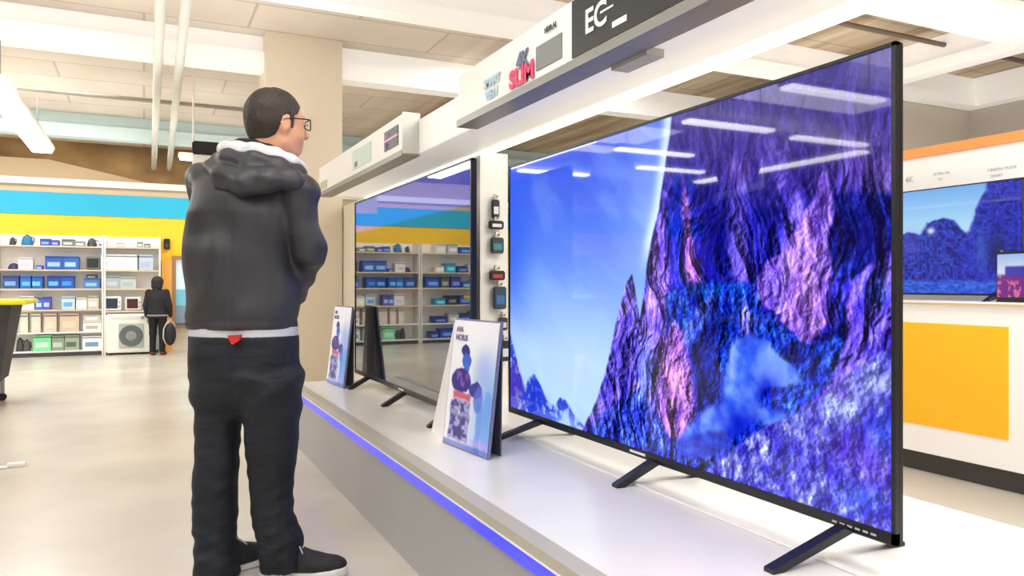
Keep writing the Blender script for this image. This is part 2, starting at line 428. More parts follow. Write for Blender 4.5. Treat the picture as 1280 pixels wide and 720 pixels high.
for x, y, z, a_, b_, e_ in ((-.8,5.4,2.5,4,3.2,34),(4.6,4.2,2.3,3,2.0,17),(-1,10,2.6,5,2.5,22),(.5,2.2,2.4,2,1.5,12)):  # unseen up-facing lamps added to brighten the ceiling
    u = area(x, y, z, a_, b_, e_, (1,.97,.95)); u.rotation_euler = (math.pi,0,0); u.name = 'uplight_fill'
# speaker dot at the top edge, bracket and hanging sign behind the man's shoulder
hs = empty('hanging_sign', (.47,7.6,0), 'white hanging sign with a black bar clamp behind the shoulder of the man', 'sign')
MB().box((-.07,-.01,1.78),(.16,.01,2.255)).build('sign_board', WHITE, hs)
MB().box((-.07,-.05,2.265),(.24,.05,2.38), .012).build('clamp_bar', BLACK_MATTE, hs)
MB().tube([(-.06,0,2.36),(-.06,0,3.25)], .009, 8).build('rod', WHITE, hs)
sp = empty('ceiling_speaker', (.24,5.12,0), 'small black round speaker on the ceiling at the top edge', 'speaker')
MB().disc((0,0,3.13),.09,2,.12,20,.07).build('speaker_body', BLACK, sp)
MB().disc((0,0,3.12),.075,2,.012,20).build('grille', DKGREY, sp)

# ================================================================== television platform
PX0, PX1, PY0, PY1, PZ = .885, 2.13, .35, 5.22, .40
plat = empty('display_platform', (0,0,0), 'low white television platform with a blue light strip and grey front', 'platform')
MB().box((PX0,PY0,PZ-.022),(PX1,PY1,PZ), .004).build('top', mat('platform_top', rgb(242,241,239), .24, var=.015, spec=.5), plat)
MB().box((PX0-.004,PY0-.004,PZ-.03),(PX0+.052,PY1+.004,PZ+.0015)).build('edge_trim', mat('edge_beige', rgb(186,182,170), .35), plat)
BLUE_L = mat('blue_led', rgb(60,60,235), .3, emit=rgb(62,66,246), estr=1.0)
MB().box((PX0+.004,PY0,PZ-.078),(PX0+.03,PY1,PZ-.03)).build('light_strip', BLUE_L, plat)
MB().box((PX0-.005,PY0,PZ-.034),(PX0-.001,PY1,PZ-.028)).build('edge_bead', mat('bead_white', rgb(250,250,250), .2), plat)
MB().box((PX0+.015,PY0,0.0),(PX0+.035,PY1-.02,PZ-.078)).build('front_panel', mat('panel_grey', rgb(164,165,166), .4, var=.05, vscale=1.2), plat)
MB().box((PX0+.035,PY0,0.0),(PX1-.03,PY1-.02,PZ-.022)).build('body', mat('platform_body', rgb(226,226,224), .5), plat)
MB().box((PX0+.006,PY1-.035,0.0),(PX0+.045,PY1,PZ-.022)).build('corner_post', BLACK_MATTE, plat)

# ================================================================== back panel behind the far television, with hooks on its end
WX0, WX1, WY0, WY1, SZ = 1.62, 1.775, 3.74, 5.05, 1.765
bp_ = empty('display_wall', (0,0,0), 'cream partition standing behind the dark television', 'partition')
MB().box((WX0,WY0,PZ),(WX1,5.23,SZ)).box((WX0,5.23,0),(WX1,6.9,SZ)).build('panel', CREAM, bp_)
MB().box((WX0-.004,WY0-.012,PZ),(WX1+.004,WY0,SZ)).build('end_cap', mat('cap_white', rgb(244,240,230), .4), bp_)

# ================================================================== overhead canopy
cn = empty('canopy', (0,0,0), 'long white canopy hung over both televisions', 'canopy')
MB().box((1.34,.7,SZ),(1.665,6.09,1.95), .004).build('box', mat('canopy_white', rgb(244,243,239), .5, emit=(1,.98,.95,1), estr=.24), cn)  # faint glow added to the white so the underside looks lit
MB().box((1.615,.7,SZ-.012),(1.67,6.09,SZ+.03)).build('light_edge', mat('canopy_edge', rgb(255,252,244), .4, emit=(1,.98,.94,1), estr=2.2), cn)
MB().box((1.345,1.86,SZ-.025),(1.41,2.05,SZ)).build('bracket', mat('bracket_grey', rgb(188,186,176), .5), cn)
m = MB()
MB().tube([(1.5,1.2,1.95),(1.5,1.2,3.25)], .008, 8).build('rod', WHITE, cn)

# header signs on the canopy's front
SIGNW = mat('sign_white', rgb(248,247,242), .35)
def header(y0, y1, name, label):
    o = empty(name, (1.25, y0, SZ), label, 'sign')
    L = y1-y0
    MB().box((0,0,.012),(.09,L,.212), .003).build('board', SIGNW, o)
    MB().box((-.006,-.004,-.014),(.095,L+.004,.016)).build('bottom_rail', mat('rail_grey', rgb(142,142,138), .35, metal=.4), o)
    MB().box((-.004,-.012,-.004),(.095,-.001,.218)).build('end_cap', mat('cap_grey', rgb(200,200,194), .35, metal=.3), o)
    return o
def on_sign(o, y0, y1, z0, z1, name, m, dx=-.004, yb=0):
    return MB().box((dx,y0,z0),(0.001,y1,z1)).build(name, m, o)
s1 = header(.9, 3.13, 'header_sign', 'large white header sign with pink, grey and black panels above the big television')
TXW = mat('ink_white', rgb(250,250,250), .4); TXD = mat('ink_dark', rgb(60,62,66), .5); TXP = mat('ink_pink', rgb(226,40,104), .4)
TXB = mat('ink_pale_blue', rgb(176,212,226), .4); TXN = mat('ink_steel', rgb(92,108,136), .4); TXG = mat('ink_grey', rgb(126,132,130), .4)
TXK = mat('ink_black', rgb(34,35,37), .3)
XD = (0,-1,0); ZD = (0,0,1)
def sy(px):      # distance along the sign plane X=1.25 for an image column
    t = (px-CX)/F; z = 1.25/(t*CS+SN); return z*(CS-t*SN)
def yl(px): return sy(px)-.9
on_sign(s1, 0.02, yl(716), .022, .206, 'black_panel', TXK)
lettering('EC', .105, TXW, s1, (-.006, yl(733), .075), XD, ZD, bold=.002)
on_sign(s1, yl(768), yl(752), .112, .118, 'dash', TXW, -.0055)
lettering('LIV', .07, TXW, s1, (-.006, yl(778), .128), XD, ZD)
on_sign(s1, yl(785), yl(767), .048, .066, 'white_streak', TXW, -.0055)
on_sign(s1, yl(703), yl(671), .045, .128, 'grey_panel', TXG)
lettering('HDR.AI', .026, TXD, s1, (-.005, yl(682), .158), XD, ZD, bold=.0006)
lettering('SLIM', .088, TXP, s1, (-.0065, yl(638.5), .030), XD, ZD, bold=.004, sx=1.15)
lettering('4K', .085, TXN, s1, (-.0055, yl(647), .085), XD, ZD, bold=.003)
lettering('SMART', .05, TXB, s1, (-.005, yl(606), .085), XD, ZD, bold=.0015, sx=1.0)
lettering('VIEW', .05, TXB, s1, (-.005, yl(608), .035), XD, ZD, bold=.0015, sx=1.0)
s2 = header(3.93, 6.08, 'header_sign', 'white header sign with a small violet badge above the dark television')
def yl2(px): return sy(px)-3.93
on_sign(s2, yl2(498), yl2(481), .055, .165, 'violet_badge', mat('badge_violet', rgb(58,44,78), .4))
on_sign(s2, yl2(498), yl2(481), .105, .118, 'pink_band', mat('badge_pink', rgb(236,170,210), .4), -.0055)
lettering('QLED', .034, mat('badge_text', rgb(205,180,215), .4), s2, (-.006, yl2(482), .125), XD, ZD)
lettering('TV', .04, mat('badge_text2', rgb(130,105,160), .4), s2, (-.006, yl2(483), .064), XD, ZD)
on_sign(s2, yl2(464), yl2(441), .05, .17, 'pale_panel', mat('panel_pale', rgb(205,222,214), .4))
lettering('HD', .05, mat('ink_sage', rgb(120,150,140), .4), s2, (-.006, yl2(444), .06), XD, ZD)
on_sign(s2, yl2(409), yl2(401), .03, .09, 'tan_mark', mat('mark_tan', rgb(196,190,166), .5))
# ================================================================== pictures
def C3(r, g, b): return np.array([r, g, b], float)/255.0
def lay(img, col, a):
    return img*(1-a[..., None]) + np.asarray(col)*a[..., None]
def grid_picture(name, nu, nv, w, h, fn, m, parent, x=0.0):
    """flat picture in the plane X=x facing -X; column 0 is at the far (large Y) end; fn(u,v)->sRGB colours"""
    u = np.linspace(0, 1, nu+1); v = np.linspace(0, 1, nv+1)
    U, V = np.meshgrid(u, v)
    co = np.stack([np.full(U.shape, x), (0.5-U)*w, (1-V)*h], -1).reshape(-1, 3)
    k = np.arange(nv)[:, None]*(nu+1)+np.arange(nu)[None, :]
    q = np.stack([k, k+nu+1, k+nu+2, k+1], -1).reshape(-1, 4)
    me = bpy.data.meshes.new(name)
    me.vertices.add(len(co)); me.vertices.foreach_set('co', co.astype(np.float32).ravel())
    me.loops.add(q.size); me.loops.foreach_set('vertex_index', q.astype(np.int32).ravel())
    me.polygons.add(len(q)); me.polygons.foreach_set('loop_start', np.arange(0, q.size, 4, dtype=np.int32))
    me.update(calc_edges=True); me.validate()
    if me.polygons[0].normal.x > 0: me.flip_normals()
    img = np.clip(fn(U, V), 0, 1)
    a = me.attributes.new('pic', 'FLOAT_COLOR', 'POINT')
    c4 = np.ones(U.shape+(4,), np.float32); c4[..., :3] = lin(img)
    a.data.foreach_set('color', c4.ravel())
    me.materials.append(m)
    o = bpy.data.objects.new(name, me); COL.objects.link(o); o.parent = parent
    return o

TVW, TVH, TVB = 2.012, 1.135, 0.068     # outer width, height, gap above the platform
TV2X, TV2Y = 1.518, 2.166
TV1X, TV1Y = 1.268, 4.03
def mountain(U, V):
    """blue-violet mountain landscape; its outlines are drawn in the perspective of the near television and laid back on the flat screen"""
    px, py = project(np.full(U.shape, TV2X), TV2Y+(0.5-U)*(TVW-.03), PZ+TVB+.03+(1-V)*(TVH-.045))
    A = 16/9; su, sv = U*A, V
    n1 = fbm(su*9, sv*9, 5, 3)-.5; n2 = fbm(su*9, sv*9, 5, 23)-.5
    qx = px+n1*16; qy = py+n2*16
    fine = fbm(su*34, sv*30, 5, 41, .65); rid = fbm(su*22, sv*16, 4, 57, .55, True)
    streak = np.clip(.5+(fbm(su*38+fbm(su*6, sv*6, 2, 5)*4, sv*13, 5, 71, .72)-.5)*1.7,0,1); cell = np.clip(.55+(fbm(su*24, sv*24, 5, 88, .7, True)-.55)*1.35,0,1)
    diag = np.clip(.5+(fbm(su*30+sv*16+fbm(su*5,sv*5,2,6)*3, sv*12-su*5, 5, 93, .72)-.5)*1.7,0,1)
    def M(pts, soft=2.0, rough=1.0):
        return sstep(soft, -soft, poly_sd(px+(qx-px)*rough, py+(qy-py)*rough, pts))
    def blob(cx, cy, rx, ry): return np.exp(-((px-cx)/rx)**2-((py-cy)/ry)**2)
    # sky
    st = np.array([0, .25, .5, .75, 1.0])
    sk = np.stack([np.interp(V, st, np.array(c)/255.) for c in ([60,84,128,178,190],[88,122,172,214,224],[230,243,250,253,252])], -1)
    lf = sstep(.16, 0, U)*sstep(.75, .35, V); sk = lay(sk, C3(52,104,246), lf*.75)
    band = fbm(su*2.2+sv*2.6, sv*7-su*5, 4, 130); sk = lay(sk, C3(150,190,255), sstep(.5,.75,band)*.28)
    sk = lay(sk, C3(66,96,236), sstep(.52,.3,band)*.25*(1-V))
    sk = lay(sk, C3(205,232,255), blob(720,455,90,60)*.45+blob(812,250,30,110)*.35)
    img = sk
    # distant peaks bottom left
    far = M([(634,400),(640,428),(648,456),(656,484),(662,470),(668,466),(676,480),(684,498),(693,506),(700,496),(708,500),(716,516),(726,530),(740,548),(634,525)], 1.5, .35)
    fc = lay(np.broadcast_to(C3(58,78,206), img.shape).copy(), C3(190,215,250), sstep(.5,.66,fine)*.75)
    fc = lay(fc, C3(96,60,170), blob(645,480,9,30)*.7); fc = lay(fc, C3(34,62,200), blob(668,490,9,22)*.8)
    fc = lay(fc, C3(170,205,250), blob(705,530,16,14)*.8)
    img = lay(img, fc, far)
    # spire
    def rock(dark, mid, light, t):
        t = np.clip(t, 0, 1)[..., None]
        return np.where(t < .5, dark+(mid-dark)*t*2, mid+(light-mid)*(t*2-1))
    sp_ = M([(789,343),(783,352),(776,372),(769,400),(764,430),(756,465),(746,500),(733,525),(722,545),(800,575),(826,540),(826,420),(806,430),(797,400),(794,375)], 1.5, .3)
    img = lay(img, rock(C3(40,42,150), C3(84,66,190), C3(150,130,232), .25+.9*(streak-.2)), sp_)
    # great cliff
    cl = M([(843,60),(838,150),(834,190),(828,230),(824,262),(814,298),(808,330),(803,372),(796,410),(786,450),(778,480),(765,520),(745,545),(765,570),(1130,760),(1130,20)], 1.5, .22)
    glow = np.exp(-((px-np.interp(py,[100,150,200,262,300,345,400],[836,834,829,820,811,803,800]))/7)**2)*sstep(350,300,py)
    img = lay(img, C3(225,248,255), glow*.85*(1-cl))
    edge = poly_sd(px, py, [(843,60),(838,150),(834,190),(828,230),(824,262),(814,298),(808,330),(803,372),(796,410),(786,450),(1130,450),(1130,20)])
    base = rock(C3(22,22,110), C3(42,38,165), C3(92,88,212), .08+.95*(streak-.12)*.9)
    top = rock(C3(50,46,120), C3(78,66,152), C3(122,104,188), .15+.8*(streak-.15))
    t = sstep(300, 170, py)[..., None]; base = base*(1-t)+top*t
    base = lay(base, C3(46,34,150), blob(1085,90,90,60)*.7); base = lay(base, C3(104,72,150), blob(1040,190,90,50)*.55)
    base = lay(base, C3(120,98,140), sstep(-70,10,px-1140+(py-180)*.4)*sstep(170,205,py)*sstep(258,244,py)*.6)
    base = lay(base, C3(20,58,190), blob(850,270,16,70)*.75); base = lay(base, C3(16,24,140), blob(890,310,22,60)*.75)
    img = lay(img, base, cl)
    # lit left face of the cliff
    lf = M([(832,196),(824,262),(814,298),(808,330),(803,372),(796,410),(786,450),(782,500),(800,540),(830,560),(850,500),(842,440),(832,400),(836,350),(828,300),(836,230)], 5, .8)*cl
    img = lay(img, rock(C3(58,44,160), C3(118,88,200), C3(186,150,232), .1+1.0*(streak-.1)), lf*.92)
    img = lay(img, C3(44,86,205), blob(806,470,14,50)*.6*cl)
    # reddish streak
    rs = M([(850,215),(857,240),(862,290),(869,330),(876,360),(862,364),(853,345),(851,300),(849,260)], 3, .6)
    img = lay(img, rock(C3(80,50,150), C3(140,84,180), C3(200,146,200), .05+1.1*(streak-.15)), rs*.85)
    # pillars in the middle
    for pts, k in (([(908,200),(925,210),(930,290),(935,352),(915,352),(905,300)], .8), ([(942,168),(985,168),(988,232),(970,240),(962,200),(950,235),(945,210)], .6), ([(985,240),(1004,250),(1000,300),(980,330),(975,300)], .6)):
        img = lay(img, rock(C3(44,34,140), C3(104,82,190), C3(160,136,220), .1+1.0*(streak-.12)), M(pts, 4, .9)*k)
    # dark forest ledge at right
    img = lay(img, rock(C3(10,16,90), C3(24,38,130), C3(44,80,180), 1.3*(cell-.45)), M([(1038,248),(1115,240),(1115,330),(1070,352),(1040,350),(1030,300)], 6, 1)*.9)
    # big lit pillar
    bp = M([(1028,212),(1020,228),(1017,250),(1004,262),(998,285),(984,296),(974,318),(956,330),(946,346),(943,372),(956,386),(972,394),(978,410),(992,414),(997,424),(1012,428),(1020,416),(1030,404),(1030,370),(1038,340),(1036,300),(1042,270),(1036,236)], 2.5, .9)
    pc = rock(C3(62,40,150), C3(124,92,196), C3(196,164,226), .1+1.05*(diag*.5+streak*.5-.18))
    pc = lay(pc, C3(176,120,190), blob(1005,375,22,55)*.45); pc = lay(pc, C3(60,44,160), blob(965,350,12,26)*.45)
    img = lay(img, pc, bp*.96)
    # blue shrub band
    sb = M([(832,372),(846,362),(878,350),(905,352),(940,356),(952,390),(985,412),(1010,430),(1036,420),(1048,380),(1060,400),(1045,470),(1000,530),(930,560),(870,560),(852,520),(846,470),(836,430)], 5, 1.1)
    sc_ = rock(C3(12,20,110), C3(32,66,190), C3(96,140,232), .05+1.25*(cell-.42))
    sc_ = lay(sc_, C3(22,110,205), (blob(862,366,26,12)+blob(905,360,24,10)+blob(1015,430,18,14))*.55*sstep(.4,.7,fine))
    sc_ = lay(sc_, C3(12,16,84), (blob(866,480,16,34)+blob(990,400,26,10)+blob(905,400,14,26))*.7)
    img = lay(img, sc_, sb)
    img = lay(img, rock(C3(60,56,170), C3(110,100,205), C3(170,160,230), 1.2*(streak-.2)), M([(930,375),(936,390),(942,430),(924,430),(924,400)], 3, .7)*.8)
    img = lay(img, rock(C3(50,60,180), C3(90,110,215), C3(150,170,235), 1.2*(streak-.2)), M([(866,395),(888,366),(894,372),(884,410),(874,440),(856,420)], 4, .9)*.6)
    # pink lit rock
    pk = M([(842,402),(856,420),(864,452),(868,492),(866,520),(858,546),(838,546),(820,520),(815,480),(824,440)], 7, 1.0)
    pkc = rock(C3(84,50,160), C3(140,92,180), C3(206,150,196), .12+1.1*(streak*.6+fine*.4-.2))
    pkc = lay(pkc, C3(206,118,132), (blob(843,470,12,30)+blob(842,535,14,12))*.4*sstep(.35,.65,fine)); pkc = lay(pkc, C3(60,30,120), blob(845,515,10,9)*.7)
    img = lay(img, pkc, pk*.92)
    # mist
    puff = fbm(su*13, sv*13, 4, 140, .55); dome = np.abs(fbm(su*8, sv*8, 3, 150)-.5)*2
    ms = blob(936,440,24,26)+blob(952,462,30,20)*.8+blob(922,486,26,30)*.9+blob(896,530,36,26)*.9+blob(868,556,30,20)*.8+blob(968,520,26,22)*.6+blob(984,470,24,18)*.5
    ms = sstep(.30,.62,ms*(.62+.75*puff))
    img = lay(img, rock(C3(30,46,196), C3(70,110,232), C3(150,184,250), .10+.9*sstep(.25,.75,puff)*(1-.5*dome)), ms*.92)
    img = lay(img, C3(18,24,184), (blob(928,530,22,20)+blob(958,486,14,20)+blob(905,560,16,12))*.7)
    # foot of the cliff, lower left
    ft = M([(722,548),(748,520),(770,500),(800,490),(812,512),(836,548),(868,545),(900,540),(930,566),(900,640),(700,570)], 5, 1)
    img = lay(img, rock(C3(22,26,120), C3(50,72,200), C3(110,140,236), .1+1.2*(rid-.42)), ft*.95)
    # slope at the right
    sl = M([(1125,300),(1098,322),(1080,336),(1062,356),(1052,385),(1054,420),(1046,455),(1030,480),(1006,504),(985,520),(1125,560)], 3, .6)
    slc = rock(C3(44,34,140), C3(88,70,190), C3(142,118,218), .1+1.1*(diag-.15)); slc = lay(slc, C3(40,84,214), blob(1092,365,14,22)*.7)
    slc = lay(slc, C3(130,90,180), blob(1057,390,6,22)*.7)
    img = lay(img, slc, sl)
    # foreground boulder slope
    fg = M([(1125,425),(1100,440),(1078,452),(1052,470),(1030,492),(1004,508),(984,520),(952,532),(930,548),(900,572),(868,590),(1125,720)], 3, .7)
    mott = fbm(su*46+sv*14, sv*30-su*10, 4, 160, .62)
    fgc = rock(C3(52,40,170), C3(100,104,220), C3(196,206,250), 1.75*(mott-.28)+.0)
    fgc = lay(fgc, C3(178,198,248), (blob(1045,505,28,20)+blob(1090,478,24,16))*.65); fgc = lay(fgc, C3(74,36,160), (blob(1060,560,36,22)+blob(1050,490,10,10)+blob(1095,590,28,34))*.55)
    fgc = lay(fgc, C3(44,84,236), (blob(1100,540,18,26)+blob(1075,620,26,18))*.55)
    img = lay(img, fgc, fg)
    # small contrast lift
    # relief: light from the upper left over a craggy height field
    def relief(h, k): gy, gx = np.gradient(h); return np.clip(.5+k*(gx*U.shape[1]+.6*gy*U.shape[0]), 0, 1)
    wob = fbm(su*5, sv*5, 3, 201)*2.2
    big = relief(fbm(su*7+wob*.6, sv*3.2+wob*.5, 4, 205, .5, True), .10)
    crag = relief(fbm(su*20+wob, sv*11-wob*.6, 6, 210, .58, True), .036)*.55+relief(fbm(su*40+wob, sv*30, 5, 220, .6), .026)*.45
    grit = relief(fbm(su*34, sv*30, 5, 230, .6), .024)
    fade = .35+.65*sstep(.12,.42,V)
    calm = (1-np.clip(ms, 0, 1))
    rk_ = np.clip(cl+sp_, 0, 1)*(1-sb*.45)*(1-fg)*calm*fade
    img = img*(1+(.75*(crag-.5)*rk_+.85*(big-.55)*rk_*(1-.5*bp)+.85*(grit-.5)*np.clip(sb+ft, 0, 1)*calm*(1-fg)+.55*(grit-.5)*fg)[..., None])
    img = lay(img, C3(206,206,252), sstep(.68,.95,crag)*rk_*.16)
    # deep shade between the rock columns and under the ledge, brighter lit faces
    shade = (blob(895,290,24,60)+blob(1000,215,26,34)*.6+blob(955,270,16,50)*.7+blob(1072,290,34,40)+blob(880,440,18,50)*.8+blob(1000,440,36,14)*.7+blob(850,260,10,60)*.7)*np.clip(cl, 0, 1)*(1-bp)*(1-rs)*(1-pk)*calm
    img = lay(img, C3(14,16,96), np.clip(shade, 0, 1)*.62)
    img = img*(1+.22*bp[..., None]+.12*pk[..., None]+.18*(lf*(1-pk))[..., None])
    img = lay(img, C3(72,60,132), sstep(.34,.05,V)*np.clip(cl,0,1)*.45)  # muted haze of reflected light painted over the picture's top
    k_ = np.clip(cl+sp_+far, 0, 1)[..., None]
    g_ = img.mean(-1, keepdims=True); punch = np.clip((g_+(img-g_)*1.0-.42)*1.15+.41, 0, 1)
    img = img*(1-k_)+punch*k_
    return img
def off_reflection(U, V):
    """nearly black screen: reflected ceiling painted as glowing blue across the very top"""
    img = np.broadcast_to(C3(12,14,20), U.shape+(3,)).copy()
    img = lay(img, C3(30,72,196), sstep(.185,.165,V-.0*U)*.85)  # blue reflection of the ceiling painted into the screen colour
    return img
SCREEN_ON = picture_mat('screen_lit', .03, 1.0, 1.5); SCREEN_ON.node_tree.nodes['Principled BSDF'].inputs['Specular IOR Level'].default_value = .34
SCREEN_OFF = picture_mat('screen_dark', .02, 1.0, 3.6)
def television(x, y, label, fn, m, nu, nv, feet):
    o = empty('television', (x, y, PZ), label, 'television', 'big flat televisions on the white platform')
    b0, b1 = TVB, TVB+TVH; hw = TVW/2
    MB().box((.012,-hw,b0),(.028,hw,b1), .003).build('back_cover', BLACK, o)
    MB().box((.028,-hw*.8,b0+.12),(.062,hw*.8,b0+.75), .02).build('electronics_box', BLACK_MATTE, o)
    MB().box((0,-hw,b0),(.014,hw,b0+.026)).box((0,-hw,b1-.009),(.014,hw,b1)).box((0,-hw,b0),(.014,-hw+.011,b1)).box((0,hw-.011,b0),(.014,hw,b1)).build('bezel', BLACK, o)
    s = grid_picture('screen', nu, nv, TVW-.02, TVH-.034, fn, m, o, .004); s.location.z = b0+.025
    mb = MB().box((-.001,-.06,b0+.009),(.001,.03,b0+.017)); mb.build('maker_mark', TXW, o)
    mb = MB()
    for k in range(6): mb.box((-.001,-hw+.05+k*.022,b0+.007),(.001,-hw+.064+k*.022,b0+.012))
    mb.build('fine_print', mat('print_grey', rgb(190,190,194), .4), o)
    # three blade feet, each a flat bar sloping from the screen's lower edge down to the platform
    for dy, ln in feet:
        f = MB()
        f.prism([(.02,b0+.012),(-.004,b0+.008),(-ln,.010),(-ln,.0),(-ln+.03,.0),(.02,b0-.008)], 1, dy-.015, dy+.015)
        f.prism([(.012,b0+.012),(.04,b0+.008),(.20,.010),(.20,.0),(.17,.0),(.012,b0-.008)], 1, dy-.015, dy+.015)
        f.build('foot', BLACK, o)
    return o
television(TV2X, TV2Y, 'huge lit television showing a blue and violet mountain landscape', mountain, SCREEN_ON, 720, 405, ((.715,.235),(-.10,.15),(-.865,.24)))
television(TV1X, TV1Y, 'dark television whose glass mirrors the coloured shelves below a painted blue reflection', off_reflection, SCREEN_OFF, 96, 120, ((.70,.12),(-.05,.12),(-.73,.10)))

# added pale bar standing in for the near television's reflected lower edge
r_ = empty('reflection_bar', (1.44, 1.9, PZ), 'thin pale bar standing in for the reflected lower edge of the lit television', 'reflection bar')
MB().box((0,-1.4,0),(.02,1.15,.008), .003).build('bar', mat('reflection_pale', rgb(250,250,248), .15), r_)

# ================================================================== promotional easel cards
CARD = mat('card_white', rgb(246,245,248), .35); CARD_E = mat('card_edge', rgb(128,132,168), .4)
CARDPIC = picture_mat('card_print', .3, .12, 1.45, base=1)
def poster_picture(U, V):
    w_ = fbm(U*3, V*4, 4, 7); img = np.broadcast_to(C3(238,240,250), U.shape+(3,)).copy()
    img = lay(img, C3(176,206,246), sstep(.45,.75,U+.2*w_)*sstep(.12,.5,V)*.75)
    img = lay(img, C3(120,170,238), np.exp(-((U-.92)/.2)**2-((V-.62)/.3)**2)*.7)
    img = lay(img, C3(150,160,236), np.exp(-((U-.75)/.16)**2-((V-.36)/.14)**2)*.5)
    n = fbm(U*9, V*13, 3, 19)-.5; x, y = U+n*.06, V+n*.04
    def E(cx, cy, rx, ry, k=1): return sstep(1.15, .85, ((x-cx)/rx)**2+((y-cy)/ry)**2)*k
    sp = fbm(U*20, V*26, 3, 31)
    dk = C3(40,44,128); img = lay(img, dk, E(.33,.245,.09,.045)); img = lay(img, C3(52,96,200), E(.37,.32,.10,.06)); img = lay(img, C3(60,110,214), E(.38,.385,.06,.06))
    img = lay(img, C3(44,38,130), E(.28,.48,.22,.10)); img = lay(img, C3(150,90,200), E(.30,.46,.16,.08)*sstep(.5,.6,sp)*.8)
    img = lay(img, C3(40,50,150), E(.62,.53,.14,.06)); img = lay(img, C3(90,110,214), E(.70,.60,.10,.10)*.8)
    img = lay(img, C3(196,82,112), sstep(.11,.15,x)*sstep(.56,.52,x)*sstep(.565,.585,y)*sstep(.64,.62,y)*.9)
    bx = sstep(.08,.12,x)*sstep(.56,.52,x)*sstep(.63,.65,y)*sstep(.97,.93,y)
    img = lay(img, C3(64,66,140), bx); img = lay(img, C3(200,190,230), bx*sstep(.5,.62,fbm(U*16,V*30,2,44))*.8); img = lay(img, C3(240,240,250), bx*sstep(.78,.74,y)*sstep(.7,.73,y)*.5)
    img = lay(img, C3(70,130,226), sstep(.68,.72,x)*sstep(.84,.80,x)*sstep(.6,.66,y)*.6)
    img = lay(img, C3(90,150,236), E(.92,.75,.12,.22)*.6)
    img = lay(img, C3(196,160,236), np.exp(-((V-.93)/.03)**2)*sstep(.55,.7,U)*.7); img = lay(img, C3(60,80,190), sstep(.95,.97,V)*.6)
    return img
def easel(x, y, label, rz=0.0, wl=.26):
    o = empty('promo_card', (x, y, PZ), label, 'card', 'printed easel cards on the platform', rz)
    W, H, t = .375, .515, .06     # leans back a little: the top is t further from the aisle
    def sheared(mb, x0):          # lean: shift X in proportion to height
        mb.v = [(vx+t*vz/H, vy, vz) for vx, vy, vz in mb.v]; return mb
    sheared(MB().box((0,-W/2,.0),(.012,W/2,H), .002), 0).build('board', CARD_E, o)
    pic = grid_picture('print', 90, 120, W-.012, H-.012, poster_picture, CARDPIC, o, 0)
    me = pic.data
    co = np.empty(len(me.vertices)*3, np.float32); me.vertices.foreach_get('co', co); co = co.reshape(-1,3)
    co[:,2] += .006; co[:,0] = -.0015+t*co[:,2]/H; me.vertices.foreach_set('co', co.ravel()); me.update()
    for txt, zz, hh in (('AVA', .462, .030), ('NOB.B', .428, .034)):
        lettering(txt, hh, mat('ink_plum', rgb(120,112,140), .5), o, (-.003+t*zz/H, W/2-.03, zz), XD, (t/H,0,1), bold=.0006)
    # white folded wing on the far side and a grey prop at the back
    wing = MB(); wing.add([(.0,W/2,.0),(t,W/2,H),(.075,W/2+wl,.0),(.004,W/2,.0),(t+.004,W/2,H),(.079,W/2+wl,.0)], [(0,1,2),(5,4,3),(0,3,4,1),(1,4,5,2),(2,5,3,0)])
    wing.build('folded_wing', CARD, o)
    pr = MB(); pr.add([(t+.014,-W/2+.02,H*.97),(t+.014,W/2-.12,H*.97),(.072,-W/2+.03,.0),(.072,W/2-.12,.0),(t+.020,-W/2+.02,H*.97),(t+.020,W/2-.12,H*.97),(.078,-W/2+.03,.0),(.078,W/2-.12,.0)], [(0,1,3,2),(4,6,7,5),(0,2,6,4),(1,5,7,3),(0,4,5,1),(2,3,7,6)])
    pr.build('back_prop', mat('prop_grey', rgb(84,86,98), .5), o)
    return o
easel(1.135, 2.78, 'large printed easel card with a blue figure, nearest the lit television', math.radians(6))
easel(1.118, 4.965, 'small far easel card at the end of the platform beside the column', math.radians(4), .05)
# ================================================================== right-hand display counter
RX = 3.93
rc = empty('display_counter', (0,0,0), 'white display counter with a yellow front panel at the right', 'counter')
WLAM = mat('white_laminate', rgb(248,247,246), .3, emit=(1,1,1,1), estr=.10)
MB().box((RX,.6,.115),(RX+.85,5.2,.94)).build('carcass', WLAM, rc)
MB().box((RX+.05,.62,0.0),(RX+.82,5.18,.115)).build('kick_plate', mat('kick_grey', rgb(66,66,66), .5), rc)
MB().box((RX-.006,2.36,.27),(RX+.004,4.7,.842)).build('yellow_panel', mat('panel_yellow', rgb(253,190,32), .4, var=.02, vscale=1, emit=rgb(250,180,20), estr=.12), rc)
MB().box((RX-.02,.58,.94),(RX+.87,5.22,.965)).build('worktop', WLAM, rc)
MB().box((RX-.024,.58,.945),(RX-.018,5.22,.957)).build('edge_band', mat('edge_tan', rgb(214,190,150), .4), rc)
MB().box((RX+.40,.6,.965),(RX+.50,5.2,1.845)).build('back_board', WLAM, rc)
MB().box((RX+.38,.6,1.845),(RX+.52,5.2,1.90)).build('orange_rail', mat('rail_orange', rgb(252,160,84), .4, emit=rgb(252,150,70), estr=.12), rc)
FAINT = mat('ink_faint', rgb(196,196,200), .5)
XR = RX+.398
lettering('4K', .05, FAINT, rc, (XR, 3.24, 1.70), XD, ZD); lettering('ULTRA HD', .022, FAINT, rc, (XR, 3.05, 1.72), XD, ZD); lettering('TV', .025, FAINT, rc, (XR, 3.02, 1.685), XD, ZD)
lettering('CINEMA MODE', .024, FAINT, rc, (XR, 2.72, 1.70), XD, ZD); lettering('SMART', .022, FAINT, rc, (XR, 2.70, 1.665), XD, ZD)

